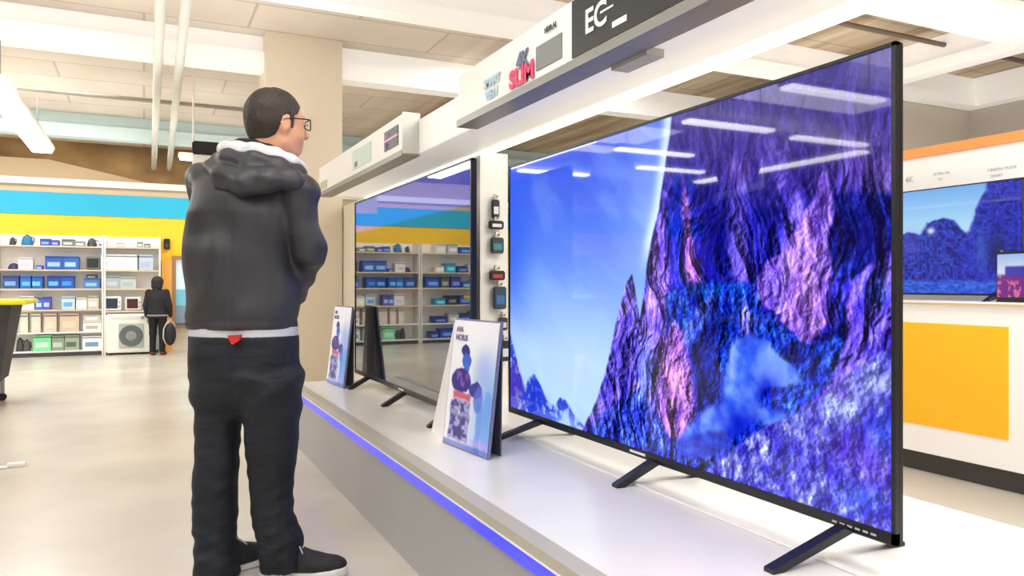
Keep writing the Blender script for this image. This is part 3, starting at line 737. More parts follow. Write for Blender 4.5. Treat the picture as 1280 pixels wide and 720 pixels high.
def cove(U, V):
    """blue coast: pale sky to the left, dark crags, a headland on the right, water below"""
    A = 1.78; su, sv = U*A, V
    n = fbm(su*7, sv*7, 4, 301)-.5; x, y = U+n*.035, V+n*.06
    fine = fbm(su*26, sv*26, 4, 311, .6, True)
    img = np.stack([np.interp(V, [0,.35,.7], np.array(c)/255.) for c in ([110,164,214],[166,208,236],[228,238,246])], -1)
    def rk(d, m_, l, t):
        t = np.clip(t,0,1)[...,None]; return np.where(t<.5, d+(m_-d)*t*2, m_+(l-m_)*(t*2-1))
    Pm = lambda pts, s=.012: sstep(s, -s, poly_sd(x, y, pts))
    blue = rk(C3(14,20,110), C3(34,56,180), C3(96,120,224), .05+1.35*(fine-.42))
    img = lay(img, blue, Pm([(-.1,.5),(.25,.52),(.32,.46),(.40,.40),(.47,.43),(.52,.33),(.60,.28),(.66,.31),(.70,.40),(.74,.46),(.8,1.1),(-.1,1.1)]))
    img = lay(img, C3(92,80,190), np.exp(-((U-.42)/.07)**2-((V-.52)/.12)**2)*.5)
    img = lay(img, C3(236,244,250), np.exp(-((U-.535)/.022)**2-((V-.40)/.035)**2)*.9)
    head = rk(C3(14,20,120), C3(34,48,186), C3(90,110,226), .02+1.3*(fine-.4))
    img = lay(img, head, Pm([(.84,-.1),(.835,.06),(.80,.16),(.77,.30),(.745,.42),(.70,.56),(.66,.8),(.7,1.1),(1.2,1.1),(1.2,-.1)]))
    img = lay(img, C3(16,30,84), np.exp(-((U-.88)/.06)**2-((V-.62)/.16)**2)*.75)
    img = lay(img, C3(64,140,226), np.exp(-((U-.80)/.03)**2-((V-.60)/.2)**2)*.4)
    wat = rk(C3(18,50,160), C3(36,84,206), C3(90,140,236), fbm(su*30, sv*60, 3, 330))
    img = lay(img, wat, sstep(.86,.90,V+n*.05)*.9)
    return img
c3 = empty('television', (4.15, 2.98, .965), 'smaller lit television with a blue rocky coast on the right counter', 'television')
W3, H3, B3 = 1.12, .625, .03
MB().box((.008,-W3/2,B3),(.05,W3/2,B3+H3), .004).build('back_cover', BLACK, c3)
MB().box((0,-W3/2,B3),(.01,W3/2,B3+.012)).box((0,-W3/2,B3+H3-.006),(.01,W3/2,B3+H3)).box((0,-W3/2,B3),(.01,-W3/2+.006,B3+H3)).box((0,W3/2-.006,B3),(.01,W3/2,B3+H3)).build('bezel', BLACK, c3)
s = grid_picture('screen', 260, 146, W3-.012, H3-.018, cove, SCREEN_ON, c3, .003); s.location.z = B3+.011
for dy in (-.42, .42):
    MB().prism([(.02,B3+.02),(-.0,B3+.02),(-.11,0),(-.08,0),(.02,B3-.01),(.10,0),(.13,0),(.04,B3+.02)], 1, dy-.012, dy+.012).build('foot', BLACK, c3)

def tablet_pic(U, V):
    n = fbm(U*9, V*9, 4, 401)
    img = np.stack([np.interp(V, [0,.4,1], np.array(c)/255.) for c in ([150,206,120],[178,214,160],[226,226,110])], -1)
    img = lay(img, C3(40,40,160), sstep(.25,.35,U)*sstep(.25,.32,V)*sstep(.72,.62,V)*.9)
    img = lay(img, C3(110,40,130), sstep(.55,.65,V+.2*n)); img = lay(img, C3(240,120,150), sstep(.55,.65,n)*sstep(.55,.7,V)*.8)
    return img
tb = empty('tablet', (4.005, 2.40, .965), 'small tablet with a colourful screen on a stand at the right edge', 'tablet', rz=math.radians(-14))
MB().box((.004,-.09,.012),(.014,.09,.262), .003).build('case', BLACK, tb)
s = grid_picture('screen', 40, 56, .162, .222, tablet_pic, SCREEN_ON, tb, .003); s.location.z = .026
MB().prism([(.014,.02),(.014,.12),(.09,.0),(.02,.0)], 1, -.03, .03).build('stand', GREYMETAL, tb)
MB().box((.0,-.085,.0),(.012,.085,.013)).build('foot', BLACK_MATTE, tb)
MB().disc((.009,.06,.262),.006,2,.008,10).build('button', GREYMETAL, tb)
# ================================================================== goods on the hooks at the end of the partition
EG = 'gadgets hung on the partition end'
def hook_item(kind, x, z, w, h, col, label, extra=None):
    o = empty(kind, (x, WY0-.012, z), label, kind.replace('_', ' '), EG)
    m = mat('hung_%d_%d_%d' % tuple(col), rgb(*col), .4)
    MB().tube([(0,0,h/2+.012),(0,-.06,h/2+.012),(0,-.064,h/2+.02)], .0035, 6).build('hook', GREYMETAL, o)
    MB().box((-w/2,-.045,-h/2),(w/2,-.02,h/2), .006).build('package', m, o)
    MB().box((-w*.32,-.0465,-h*.28),(w*.32,-.0448,h*.12)).build('face_label', mat('lab_%d' % (extra or 0), [rgb(214,222,224),rgb(70,130,140),rgb(180,60,50),rgb(60,110,170)][extra or 0], .4), o)
    m2 = MB().box((-w*.16,-.044,h/2),(w*.16,-.022,h/2+.03)); m2.build('hang_tab', CREAM, o)
    return o
hook_item('charger', 1.69, 1.46, .045, .10, (40,42,42), 'small dark charger pack, topmost on the partition end between the televisions')
hook_item('camera_case', 1.695, 1.375, .085, .045, (22,26,26), 'wide black pouch second from the top on the partition end')
hook_item('accessory_box', 1.70, 1.265, .075, .085, (44,66,64), 'green-grey box third from the top on the partition end', 1)
hook_item('headset', 1.70, 1.105, .09, .05, (44,30,30), 'black and red pack hung mid-height on the partition end', 2)
hook_item('cable_pack', 1.715, .985, .075, .12, (46,72,86), 'blue-grey pack with pale front hung below the red pack on the partition end', 3)
hook_item('adapter', 1.735, .845, .05, .07, (60,60,58), 'grey adapter pack low on the partition end')
hook_item('cable', 1.745, .70, .05, .11, (36,36,38), 'dark coiled cable pack lowest on the partition end')

# ================================================================== shelving on the back wall
SHW = mat('shelf_white', rgb(240,238,232), .4); SHT = mat('shelf_tan', rgb(222,200,170), .5); SHB = mat('shelf_back', rgb(248,244,236), .5, emit=(1,.97,.92,1), estr=.14)  # shelf backs carry an added faint glow to look brighter
YB, YF = 13.36, 12.98
def shelving(x0, x1, zs, label, side=True, top=1.8, depth=YF):
    o = empty('shelving_unit', ((x0+x1)/2, YB, 0), label, 'shelves', 'white shelving along the back wall')
    L = (x1-x0)/2
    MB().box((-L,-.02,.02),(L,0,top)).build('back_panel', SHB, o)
    for s in (-1, 1): MB().box((s*L-.012,depth-YB,0),(s*L+.012,0,top)).build('side_panel', SHW, o)
    for z in zs: MB().box((-L+.012,depth-YB,z-.022),(L-.012,-.02,z)).build('shelf', SHT if .5 < z < 1.7 else SHW, o)
    MB().box((-L+.012,depth-YB+.02,0),(L-.012,depth-YB+.04,.05)).build('plinth', DKGREY, o)
    return o
SZS = [.085,.36,.69,1.0,1.28,1.63]
shelving(-1.90,-.56,SZS,'white shelving unit of boxed goods left of the washing machine')
shelving(-3.42,-1.94,SZS,'white shelving unit at far left, seen mirrored in the dark television')
shelving(-.53,.22,[.66,1.0,1.28,1.63],'white shelving unit above the washing machine')
shelving(-5.0,-3.46,SZS,'white shelving unit furthest left along the back wall')
UL = mat('under_shelf_glow', (1,1,1,1), .5, emit=(1,.97,.9,1), estr=1.5)

# --- goods: every one its own object, laid out shelf by shelf
PROD = {}
def pm(c, r=.4):
    k = 'good_%d_%d_%d' % tuple(c)
    return mat(k, rgb(*c), r)
def carton(x, z, w, h, d, c, label, kind='carton', c2=None, group=None, yf=None):
    y = (YF+.03 if yf is None else yf)
    o = empty(kind, (x, y+d/2, z), label, kind.replace('_', ' '), group)
    MB().box((-w/2,-d/2,0),(w/2,d/2,h), .004).build('box', pm(c), o)
    c2 = c2 or tuple(min(255, v+90) for v in c)
    MB().box((-w*.36,-d/2-.002,h*.22),(w*.30,-d/2+.001,h*.55)).build('front_print', pm(c2), o)
    MB().box((-w*.5+.002,-d/2-.0015,h*.84),(w*.5-.002,-d/2+.001,h*.93)).build('stripe', pm(tuple(int(v*.6) for v in c)), o)
    return o
def appliance(x, z, w, h, d, body, screen, label, kind, group=None, knob=True):
    y = YF+.03
    o = empty(kind, (x, y+d/2, z), label, kind.replace('_', ' '), group)
    MB().box((-w/2,-d/2,0.008),(w/2,d/2,h), .01).build('body', pm(body), o)
    MB().box((-w*.40,-d/2-.004,h*.16),(w*.30 if knob else w*.40,-d/2+.002,h*.86), .003).build('window', pm(screen, .12), o)
    if knob:
        for k in (.3,.6): MB().disc((w*.40,-d/2-.008,h*k),.012,1,.012,12).build('knob', GREYMETAL, o)
    MB().box((-w*.4,-d/2+.02,0),(w*.4,d/2-.02,.010)).build('base', DKGREY, o)
    return o
def gadget(x, z, w, h, c, label, kind, top=None, group=None):
    """rounded small appliance: tapering body, spout or handle and a lid"""
    o = empty(kind, (x, YF+.14, z), label, kind.replace('_', ' '), group)
    m = MB(); n = 16; prof = [(0,.50),(.15,.52),(.55,.44),(.8,.36),(.88,.30)]
    vs = []; fs = []
    for t, r in prof:
        for k in range(n): vs.append((w*r*math.cos(2*math.pi*k/n), w*.8*r*math.sin(2*math.pi*k/n), h*t))
    for i in range(len(prof)-1):
        for k in range(n): fs.append((i*n+k, i*n+(k+1)%n, (i+1)*n+(k+1)%n, (i+1)*n+k))
    fs += [tuple(range(n-1,-1,-1)), tuple(range(4*n,5*n))]
    m.add(vs, fs).build('body', pm(c), o, smooth=False)
    MB().disc((0,0,h*.88),w*.24,2,h*.12,12,w*.10).build('lid', pm(top or (40,40,44)), o)
    MB().tube([(w*.34,0,h*.78),(w*.56,0,h*.7),(w*.56,0,h*.3),(w*.42,0,h*.2)], h*.035+.003, 8).build('handle', pm(top or (40,40,44)), o)
    return o
def sx(px, y=YF+.05):
    t = (px-CX)/F; z = y/(-t*SN+CS); return z*(t*CS+SN)
def W_(a, b): return abs(sx(b)-sx(a))
def M_(a, b): return (sx(a)+sx(b))/2
# top board
r1 = 1.63
gadget(M_(11,18), r1, .08, .12, (60,60,64), 'small dark kettle at the left end of the top shelf board', 'kettle')
gadget(M_(27,39), r1, .15, .16, (36,120,170), 'blue cone-shaped jug on the top shelf board', 'jug', (30,80,140))
carton(M_(51,63), r1, .14, .10, .2, (50,84,180), 'low blue box on the top shelf board, left of its violet neighbour')
carton(M_(64,74), r1, .10, .085, .2, (90,90,190), 'small violet-blue box on the top shelf board')
carton(M_(78,93), r1, .17, .10, .2, (120,126,128), 'grey flat box on the top shelf board')
carton(M_(94,106), r1, .13, .075, .2, (152,158,160), 'light grey flat box on the top shelf board')
gadget(M_(109,120), r1, .13, .13, (72,72,74), 'dark kettle in the middle of the top shelf board', 'kettle')
carton(M_(122,134), r1, .14, .075, .2, (226,220,240), 'white and violet box on the top shelf board', c2=(120,90,180))
carton(M_(145,156), r1, .12, .06, .2, (214,206,200), 'low cream box on the top shelf board')
carton(M_(171,179), r1, .09, .085, .2, (150,168,150), 'sage green box at the right of the top shelf board')
carton(M_(180,188), r1, .09, .06, .2, (120,132,126), 'dull grey-green box at the right end of the top shelf board')
# second board
r2 = 1.28
gadget(M_(10,22), r2, .14, .09, (52,50,100), 'dark violet iron at the left of the second shelf board', 'iron', (40,40,70))
carton(M_(24,40), r2, .18, .17, .2, (244,240,238), 'white upright box on the second shelf board', c2=(224,206,216))
carton(M_(45,53), r2, .08, .06, .2, (96,110,200), 'tiny blue box on the second shelf board')
carton(M_(58,78), r2, .235, .20, .25, (42,92,186), 'wide blue carton on the second shelf board, left of the pair', c2=(150,196,240))
carton(M_(79,98), r2, .21, .20, .25, (52,104,196), 'wide blue carton on the second shelf board, right of the pair', c2=(170,206,244))
appliance(M_(108,124), r2, .19, .2, .25, (120,120,118), (46,50,52), 'dark grey toaster oven on the second shelf board', 'toaster_oven', knob=False)
carton(M_(129,171), r2, .52, .235, .05, (226,234,242), 'large white panel box on the second shelf board over the ovens', c2=(212,222,234))
carton(M_(173,190), r2, .22, .235, .05, (190,206,226), 'pale blue panel box at the right of the second shelf board', c2=(176,194,218))
# third board
r3 = 1.0
carton(M_(5,22), r3, .20, .19, .25, (46,80,150), 'dark blue carton at the left of the third shelf board', c2=(130,170,226))
carton(M_(27,39), r3, .15, .185, .25, (36,104,204), 'blue carton on the third shelf board, one of four alike, leftmost', c2=(96,190,246))
carton(M_(40,52), r3, .15, .185, .25, (30,92,196), 'blue carton on the third shelf board, second of four alike', c2=(110,200,246))
carton(M_(60,75), r3, .18, .19, .25, (26,70,170), 'deep blue carton on the third shelf board, third of four alike', c2=(90,190,246))
carton(M_(76,92), r3, .18, .19, .25, (34,80,182), 'deep blue carton on the third shelf board, rightmost of four alike', c2=(60,150,236))
carton(M_(105,124), r3, .22, .15, .25, (70,126,196), 'lighter blue carton with a dark lid on the third shelf board', c2=(150,190,226))
carton(M_(108,121), r3+.15, .14, .06, .2, (62,62,70), 'flat dark box lying on the lighter blue carton')
carton(M_(132,149), r3, .21, .19, .25, (170,182,190), 'grey-blue box on the third shelf board over the left oven', c2=(196,206,212))
carton(M_(151,169), r3, .22, .17, .25, (196,204,206), 'pale grey box on the third shelf board over the right oven', c2=(176,188,192))
# fourth board
r4 = .69
carton(M_(26,42), r4, .18, .20, .25, (240,236,238), 'white carton on the fourth shelf board beside the yellow table top', c2=(214,220,236))
carton(M_(45,53), r4, .10, .18, .22, (70,110,210), 'blue carton on the fourth shelf board, left one of two', c2=(190,214,250))
carton(M_(54,63), r4, .10, .19, .22, (84,90,196), 'violet-blue carton on the fourth shelf board, right one of two', c2=(190,200,246))
carton(M_(78,93), r4, .17, .19, .22, (196,222,238), 'pale blue carton on the fourth shelf board', c2=(110,170,214))
carton(M_(96,108), r4, .14, .17, .22, (246,240,230), 'cream carton on the fourth shelf board')
carton(M_(110,123), r4, .15, .2, .22, (208,198,184), 'beige carton at the right of the fourth shelf board')
# fifth board: tall beige boxes
r5 = .36
for a, b, c, wd in ((24,36,(232,222,208),'first'),(38,52,(226,214,200),'second'),(54,72,(220,204,188),'third'),(74,100,(214,194,172),'fourth')):
    carton(M_(a,b), r5, W_(a,b)-.02, .27, .2, c, wd+' tall beige box from the left on the fifth shelf board', c2=tuple(min(255,v+12) for v in c))
carton(M_(105,126), r5, .24, .15, .25, (250,246,240), 'white carton at the right of the fifth shelf board', c2=(190,180,160))
carton(M_(105,126), r5+.15, .24, .10, .25, (208,200,180), 'khaki carton lying on the white one, fifth shelf board')
# bottom board
r6 = .085
gadget(M_(20,28), r6, .10, .2, (72,76,78), 'dark coffee pot at the left of the bottom shelf board', 'coffee_pot')
gadget(M_(29,36), r6, .09, .17, (96,98,98), 'grey coffee pot at the left of the bottom shelf board', 'coffee_pot')
carton(M_(44,63), r6, .24, .23, .25, (130,226,164), 'mint green carton on the bottom shelf board', c2=(196,246,214))
carton(M_(65,80), r6, .18, .22, .25, (140,164,140), 'sage green patterned carton on the bottom shelf board', c2=(196,208,192))
carton(M_(81,98), r6, .2, .22, .25, (164,178,158), 'pale sage carton on the bottom shelf board, left of the white one', c2=(92,108,96))
carton(M_(104,127), r6, .26, .2, .25, (240,244,246), 'white carton with blue print on the bottom shelf board', c2=(120,160,190))
# ovens on the lower board of the right-hand unit, washing machine under it
r7 = .66
appliance(M_(131,150), r7, .24, .22, .25, (240,238,234), (40,58,72), 'white oven with a dark blue window on the shelf above the washing machine', 'microwave_oven')
appliance(M_(158,175), r7, .22, .21, .25, (238,234,228), (72,34,42), 'white oven with a dark red window on the shelf beside the person', 'microwave_oven')
wm = empty('washing_machine', (M_(133,189), 13.08, 0), 'white washing machine with a large grey glass door at the back wall', 'washing machine')
ww = W_(133,189)/2
MB().box((-ww,-.22,.03),(ww,.22,.615), .015).build('body', pm((246,244,236)), wm)
MB().box((-ww+.17,-.235,.10),(ww-.10,-.218,.47), .03).build('door', pm((186,190,186)), wm)
MB().disc((.03,-.25,.285),.155,1,.02,28,.165).build('door_glass', mat('wash_glass', rgb(96,104,104), .12), wm)
MB().disc((.03,-.256,.285),.075,1,.01,20,.08).build('drum', mat('drum_grey', rgb(150,156,156), .25, metal=.5), wm)
MB().box((-ww+.06,-.226,.535),(ww-.06,-.218,.58)).build('control_strip', pm((222,222,216)), wm)
MB().disc((ww-.12,-.24,.557),.024,1,.02,16).build('knob', GREYMETAL, wm)
for sx_ in (-1,1):
    for sy_ in (-1,1): MB().disc((sx_*(ww-.06),sy_*.17,0),.02,2,.03,10).build('leg', BLACK_MATTE, wm)
# goods of the shelves further left (mirrored in the dark television)
GL = 'boxed goods on the shelving left of the frame, seen only mirrored in the dark television'
LBL = 'boxed goods on the far left shelving, mirrored in the dark television'
pal = [(40,88,190),(30,60,140),(60,120,200),(196,200,204),(120,126,130),(240,236,228),(50,54,64),(34,170,214),(92,96,100),(44,70,160)]
proto = {}
for z in SZS:
    for x0, x1 in ((-3.38,-1.98),(-4.96,-3.5)):
        x = x0+.06
        while x < x1-.24:
            wd = random.choice((.16,.2,.26)); ht = random.choice((.12,.17,.2)); ci = random.randrange(len(pal))
            if random.random() < .15: x += .1; continue
            k = (wd, ht, ci)
            if k not in proto:
                proto[k] = carton(x+wd/2, z, wd, ht, .24, pal[ci], LBL, group=GL)
            else:
                b = proto[k]; c = copy_tree(b, (x+wd/2, b.location.y, z), LBL)
            x += wd+.03
# wall speaker on the yellow band
wsp = empty('wall_speaker', (sx(208.5,13.34), 13.36, 1.62), 'small black speaker on the yellow wall band above the doorway', 'speaker')
MB().box((-.045,-.07,0),(.045,0,.17), .01).build('cabinet', BLACK, wsp)
MB().disc((0,-.076,.06),.03,1,.01,16).build('cone', DKGREY, wsp)
# shelving glow comes from the back panels' own emission; no strip lights built
for x0, x1 in ((-1.88,-.58),(-3.4,-1.96)):
    pass

# ================================================================== promotional table at the left edge
pt = empty('promo_table', (-1.36, 8.05, 0), 'promotion table with a yellow-green top and dark skirt at the left edge', 'table')
MB().box((-.62,-.42,.885),(.46,.42,.925), .012).build('table_top', mat('lime', rgb(226,222,36), .4, emit=rgb(220,214,30), estr=.1), pt)
sk = MB(); n = 4
sk.add([(-.5,-.34,.885),(.34,-.34,.885),(.34,.34,.885),(-.5,.34,.885),(-.42,-.26,.22),(.24,-.26,.22),(.24,.26,.22),(-.42,.26,.22)], [(0,1,5,4),(1,2,6,5),(2,3,7,6),(3,0,4,7),(0,3,2,1),(4,5,6,7)])
sk.build('skirt', mat('skirt_dark', rgb(58,58,60), .8, var=.15), pt)
for a in (-1,1):
    for b in (-1,1):
        x, y = -.09+a*.29, b*.2
        l = MB().tube([(x,y,.22),(x,y,.07)], .018, 10).build('leg', GREYMETAL, pt)
        MB().disc((x,y-.012,.035),.035,1,.024,16).build('wheel', BLACK, l)
stp = MB().box((-.82,5.18,0),(-.70,5.22,.012),.004).box((-.715,5.20,0),(-.62,5.25,.022),.004)
tag(stp.build('floor_strip', mat('tape_white', rgb(244,242,236), .4)), 'thin white strip lying on the floor at the left edge', 'strip')
# ================================================================== the man in the dark jacket
SKIN = mat('skin', rgb(214,158,124), .5, var=.06, vscale=14)
HAIR = mat('hair', rgb(44,32,24), .55, var=.3, vscale=40, bump=.5, bscale=120, stretch=(1,1,.3))
JACKET = mat('jacket', rgb(51,51,56), .48, var=.22, vscale=5, bump=.6, bscale=8, stretch=(1.4,1.4,.8))
JEANS = mat('jeans', rgb(17,22,34), .7, var=.45, vscale=9, bump=.9, bscale=9, stretch=(1,1,2.6))
ZM = 2.75; AX0 = (310-CX)/F*ZM
def P(px, py, b=0.0):
    zc = ZM+b; return ((px-CX)/F*zc-AX0, b, EYE+(HY-py)/F*zc)
mx_, my_ = AX0*CS+ZM*SN, -AX0*SN+ZM*CS
man = empty('person', (mx_, my_, 0), 'person with short dark hair, glasses, dark hooded jacket and jeans standing before the televisions', 'person', rz=-YAW)
def U2(deg): a = math.radians(deg); return np.array([math.sin(a), math.cos(a)])
FWd = U2(40); LAt = np.array([FWd[1], -FWd[0]])        # body facing; person's right side
FH = U2(50); LH = np.array([FH[1], -FH[0]])            # head facing
def tr(p, along=0, side=0, up=0, F2=FWd, L2=LAt): return (p[0]+F2[0]*along+L2[0]*side, p[1]+F2[1]*along+L2[1]*side, p[2]+up)
def prof(rows, wf=.68):
    """rows: (py, left px, right px, depth of centre[, depth ratio]) -> loft rows in the camera-aligned frame"""
    out = []
    for r in rows:
        py, l, rt, b = r[:4]; k = r[4] if len(r) > 4 else wf
        c = P((l+rt)/2, py, b); hw = (rt-l)/2/F*(ZM+b)
        out.append((c[2], c[0], c[1], hw, hw*k))
    return out
E1, E2 = (1.0,0.0), (0.0,1.0)
HC = P(347, 152, .02)
hax = [(FH[0],FH[1],0),(LH[0],LH[1],0),(0,0,1)]
SHR, ELR, WRR = P(373,240,-.06), P(386,314,-.03), P(370,368,.16)
SHL, ELL = P(256,226,.10), P(256,322,.16)
WRL = P(296,368,.25)
HANDC = P(336,379,.26)

def head_fn(x, y, z):
    d = s_ell(x, y, z, tr(HC,-.012,0,.012,FH,LH), (.100,.079,.100), hax)                      # cranium
    d = smin(d, s_ell(x, y, z, tr(HC,.030,0,-.045,FH,LH), (.066,.060,.085), hax), .03)        # face
    d = smin(d, s_ell(x, y, z, tr(HC,.050,0,-.098,FH,LH), (.034,.040,.028), hax), .03)        # chin
    for s in (-1,1):
        d = smin(d, s_ell(x, y, z, tr(HC,.035,s*.046,-.055,FH,LH), (.040,.026,.035), hax), .025)  # cheek and jaw
        d = smin(d, s_cap(x, y, z, tr(HC,.0,s*.056,-.085,FH,LH), tr(HC,.05,s*.03,-.108,FH,LH), .022, .016), .02)
    d = smin(d, s_cap(x, y, z, tr(HC,.086,0,-.005,FH,LH), tr(HC,.108,0,-.040,FH,LH), .010, .015), .012)   # nose
    d = smin(d, s_cap(x, y, z, tr(HC,.085,-.03,.018,FH,LH), tr(HC,.085,.03,.018,FH,LH), .010, .010), .012)  # brow
    for s in (-1,1):
        d = smax(d, -s_ell(x, y, z, tr(HC,.096,s*.030,.000,FH,LH), (.012,.016,.010), hax), .01)   # eye sockets
        d = smin(d, s_ell(x, y, z, tr(HC,.080,s*.030,.000,FH,LH), (.012,.013,.011), hax), .003)
    d = smin(d, s_ell(x, y, z, tr(HC,.088,0,-.072,FH,LH), (.010,.022,.005), hax), .006)           # lips
    d = smin(d, s_ell(x, y, z, tr(HC,.087,0,-.082,FH,LH), (.010,.018,.005), hax), .006)
    for s in (-1,1):                                                                             # ears
        c = tr(HC,-.006,s*.080,-.020,FH,LH)
        e = s_ell(x, y, z, c, (.021,.010,.034), hax)
        e = smax(e, -s_ell(x, y, z, tr(c,.004,s*.010,.004,FH,LH), (.012,.007,.021), hax), .005)
        d = smin(d, e, .008)
    d = smin(d, s_cap(x, y, z, tr(HC,-.030,0,-.06,FH,LH), P(333,216,.02), .060, .068), .035)    # neck
    return d
def hand_fn(x, y, z, wr, side):
    """hand laid against the other in front of the waist: palm, four unequal bent fingers and a thumb"""
    c = HANDC; wr = np.array(wr); c = np.array(c)+np.array([0,0,.012*side])
    ax = (c-wr)/np.linalg.norm(c-wr); up = np.array([0,0,1.0]); up = up-ax*(up@ax); up /= np.linalg.norm(up)
    n = np.cross(ax, up)
    p0 = wr+ax*.02; d = s_cap(x, y, z, wr-ax*.03, p0, .027, .026)
    for k, (L, o) in enumerate(((.072,.030),(.080,.011),(.075,-.009),(.060,-.028))):
        k0 = p0+ax*.07+up*o; d = smin(d, s_cap(x, y, z, p0+up*o*.7, k0, .014, .0115), .014)
        k1 = k0+ax*L*.5+n*L*.12*side; k2 = k1+ax*L*.30+n*L*.42*side; k3 = k2+n*L*.34*side-ax*L*.05
        f = np.minimum(np.minimum(s_cap(x,y,z,k0,k1,.0098,.0090), s_cap(x,y,z,k1,k2,.0090,.0082)), s_cap(x,y,z,k2,k3,.0082,.0070))
        d = smin(d, f, .004)
    t0 = p0+up*.02; t1 = t0+up*.03+ax*.03; t2 = t1+ax*.035+up*.006; t3 = t2+ax*.025+n*.008*side
    d = smin(d, np.minimum(np.minimum(s_cap(x,y,z,t0,t1,.015,.012), s_cap(x,y,z,t1,t2,.012,.0105)), s_cap(x,y,z,t2,t3,.0105,.008)), .006)
    return d
TORSO = prof([(415,240,369,0),(360,242,366,0),(300,246,370,0),(262,250,374,0),(236,262,366,.01,.6),(214,296,356,.02,.8)])
def body_fn(x, y, z):
    d = head_fn(x, y, z)
    d = smin(d, s_loft(x, y, z, [(a,b,c,w-.03,f-.03) for a,b,c,w,f in TORSO], E1, E2), .05)
    for sh, el, wr, sd in ((SHR,ELR,WRR,1),(SHL,ELL,WRL,-1)):
        d = smin(d, s_cap(x, y, z, sh, el, .046, .038), .03); d = smin(d, s_cap(x, y, z, el, wr, .038, .026), .012)
        d = smin(d, hand_fn(x, y, z, wr, sd), .008)
    for l, r in ((252,300),(310,370)):                     # thighs, calves, feet inside the clothes
        pass
    LEGS = ((P(275,440,.03), P(271,572,.0), P(272,696,.02)), (P(338,440,-.03), P(339,572,-.0), P(350,692,-.01)))
    for h, k, a in LEGS:
        d = smin(d, s_cap(x, y, z, h, k, .070, .048), .03); d = smin(d, s_cap(x, y, z, k, a, .048, .034), .02)
    return d
sdf_obj('body', body_fn, (-.28,-.24,.08), (.34,.42,1.78), .0075, SKIN, man)
# finer head over the neck is part of the same figure: the face mesh is generated at the body's own resolution
def hair_fn(x, y, z):
    d = s_ell(x, y, z, tr(HC,-.014,0,.014,FH,LH), (.108,.085,.108), hax)
    d = smin(d, s_ell(x, y, z, tr(HC,-.045,0,-.035,FH,LH), (.062,.068,.062), hax), .03)
    u = (x-HC[0])*FH[0]+(y-HC[1])*FH[1]; v = np.abs((x-HC[0])*LH[0]+(y-HC[1])*LH[1]); w_ = z-HC[2]
    line = np.interp(u, [-.12,-.07,-.035,-.02,.0,.045,.07,.12], [-.082,-.080,-.062,-.020,.012,.020,.050,.060])  # hairline from nape over the ear to the brow
    d = smax(d, (line-w_)*.75, .006)
    burn = s_cap(x, y, z, tr(HC,.022,.072,.02,FH,LH), tr(HC,.020,.074,-.028,FH,LH), .010, .006)                # sideburns
    burn = np.minimum(burn, s_cap(x, y, z, tr(HC,.022,-.072,.02,FH,LH), tr(HC,.020,-.074,-.028,FH,LH), .010, .006))
    d = smin(d, burn, .006)
    return d + .0035*(vnoise(x*70, y*70, z*30, 5)-.5) + .004*(vnoise(x*24, y*24, z*16, 9)-.5)
sdf_obj('hair', hair_fn, (HC[0]-.15,HC[1]-.15,HC[2]-.14), (HC[0]+.15,HC[1]+.15,HC[2]+.15), .0045, HAIR, man)
# glasses
g = MB(); gp = lambda a, s, u: tr(HC, a, s, u, FH, LH)
for s in (-1,1):
    ring = [gp(.112-.012*abs(math.cos(t)), s*.034+.026*math.cos(t), -.004+.019*math.sin(t)) for t in np.linspace(0, 2*math.pi, 25)]
    g.tube(ring, .0022, 8, caps=False)
    g.tube([gp(.100,s*.060,.004), gp(.086,s*.078,.006), gp(.02,s*.083,.002), gp(-.012,s*.084,-.006), gp(-.026,s*.082,-.026)], .0024, 8)
g.tube([gp(.112,-.010,.0), gp(.116,0,.003), gp(.112,.010,.0)], .002, 8)
g.build('glasses', mat('glasses_dark', rgb(40,34,30), .3, metal=.3), man, smooth=True)
lens = MB()
for s in (-1,1):
    pts = [gp(.1115-.012*abs(math.cos(t)), s*.034+.025*math.cos(t), -.004+.018*math.sin(t)) for t in np.linspace(0, 2*math.pi, 24, endpoint=False)]
    lens.add(pts, [tuple(range(24))])
LENS = mat('lens', (1,1,1,1), .02); LENS.node_tree.nodes['Principled BSDF'].inputs['Alpha'].default_value = .15
lens.build('lenses', LENS, man)

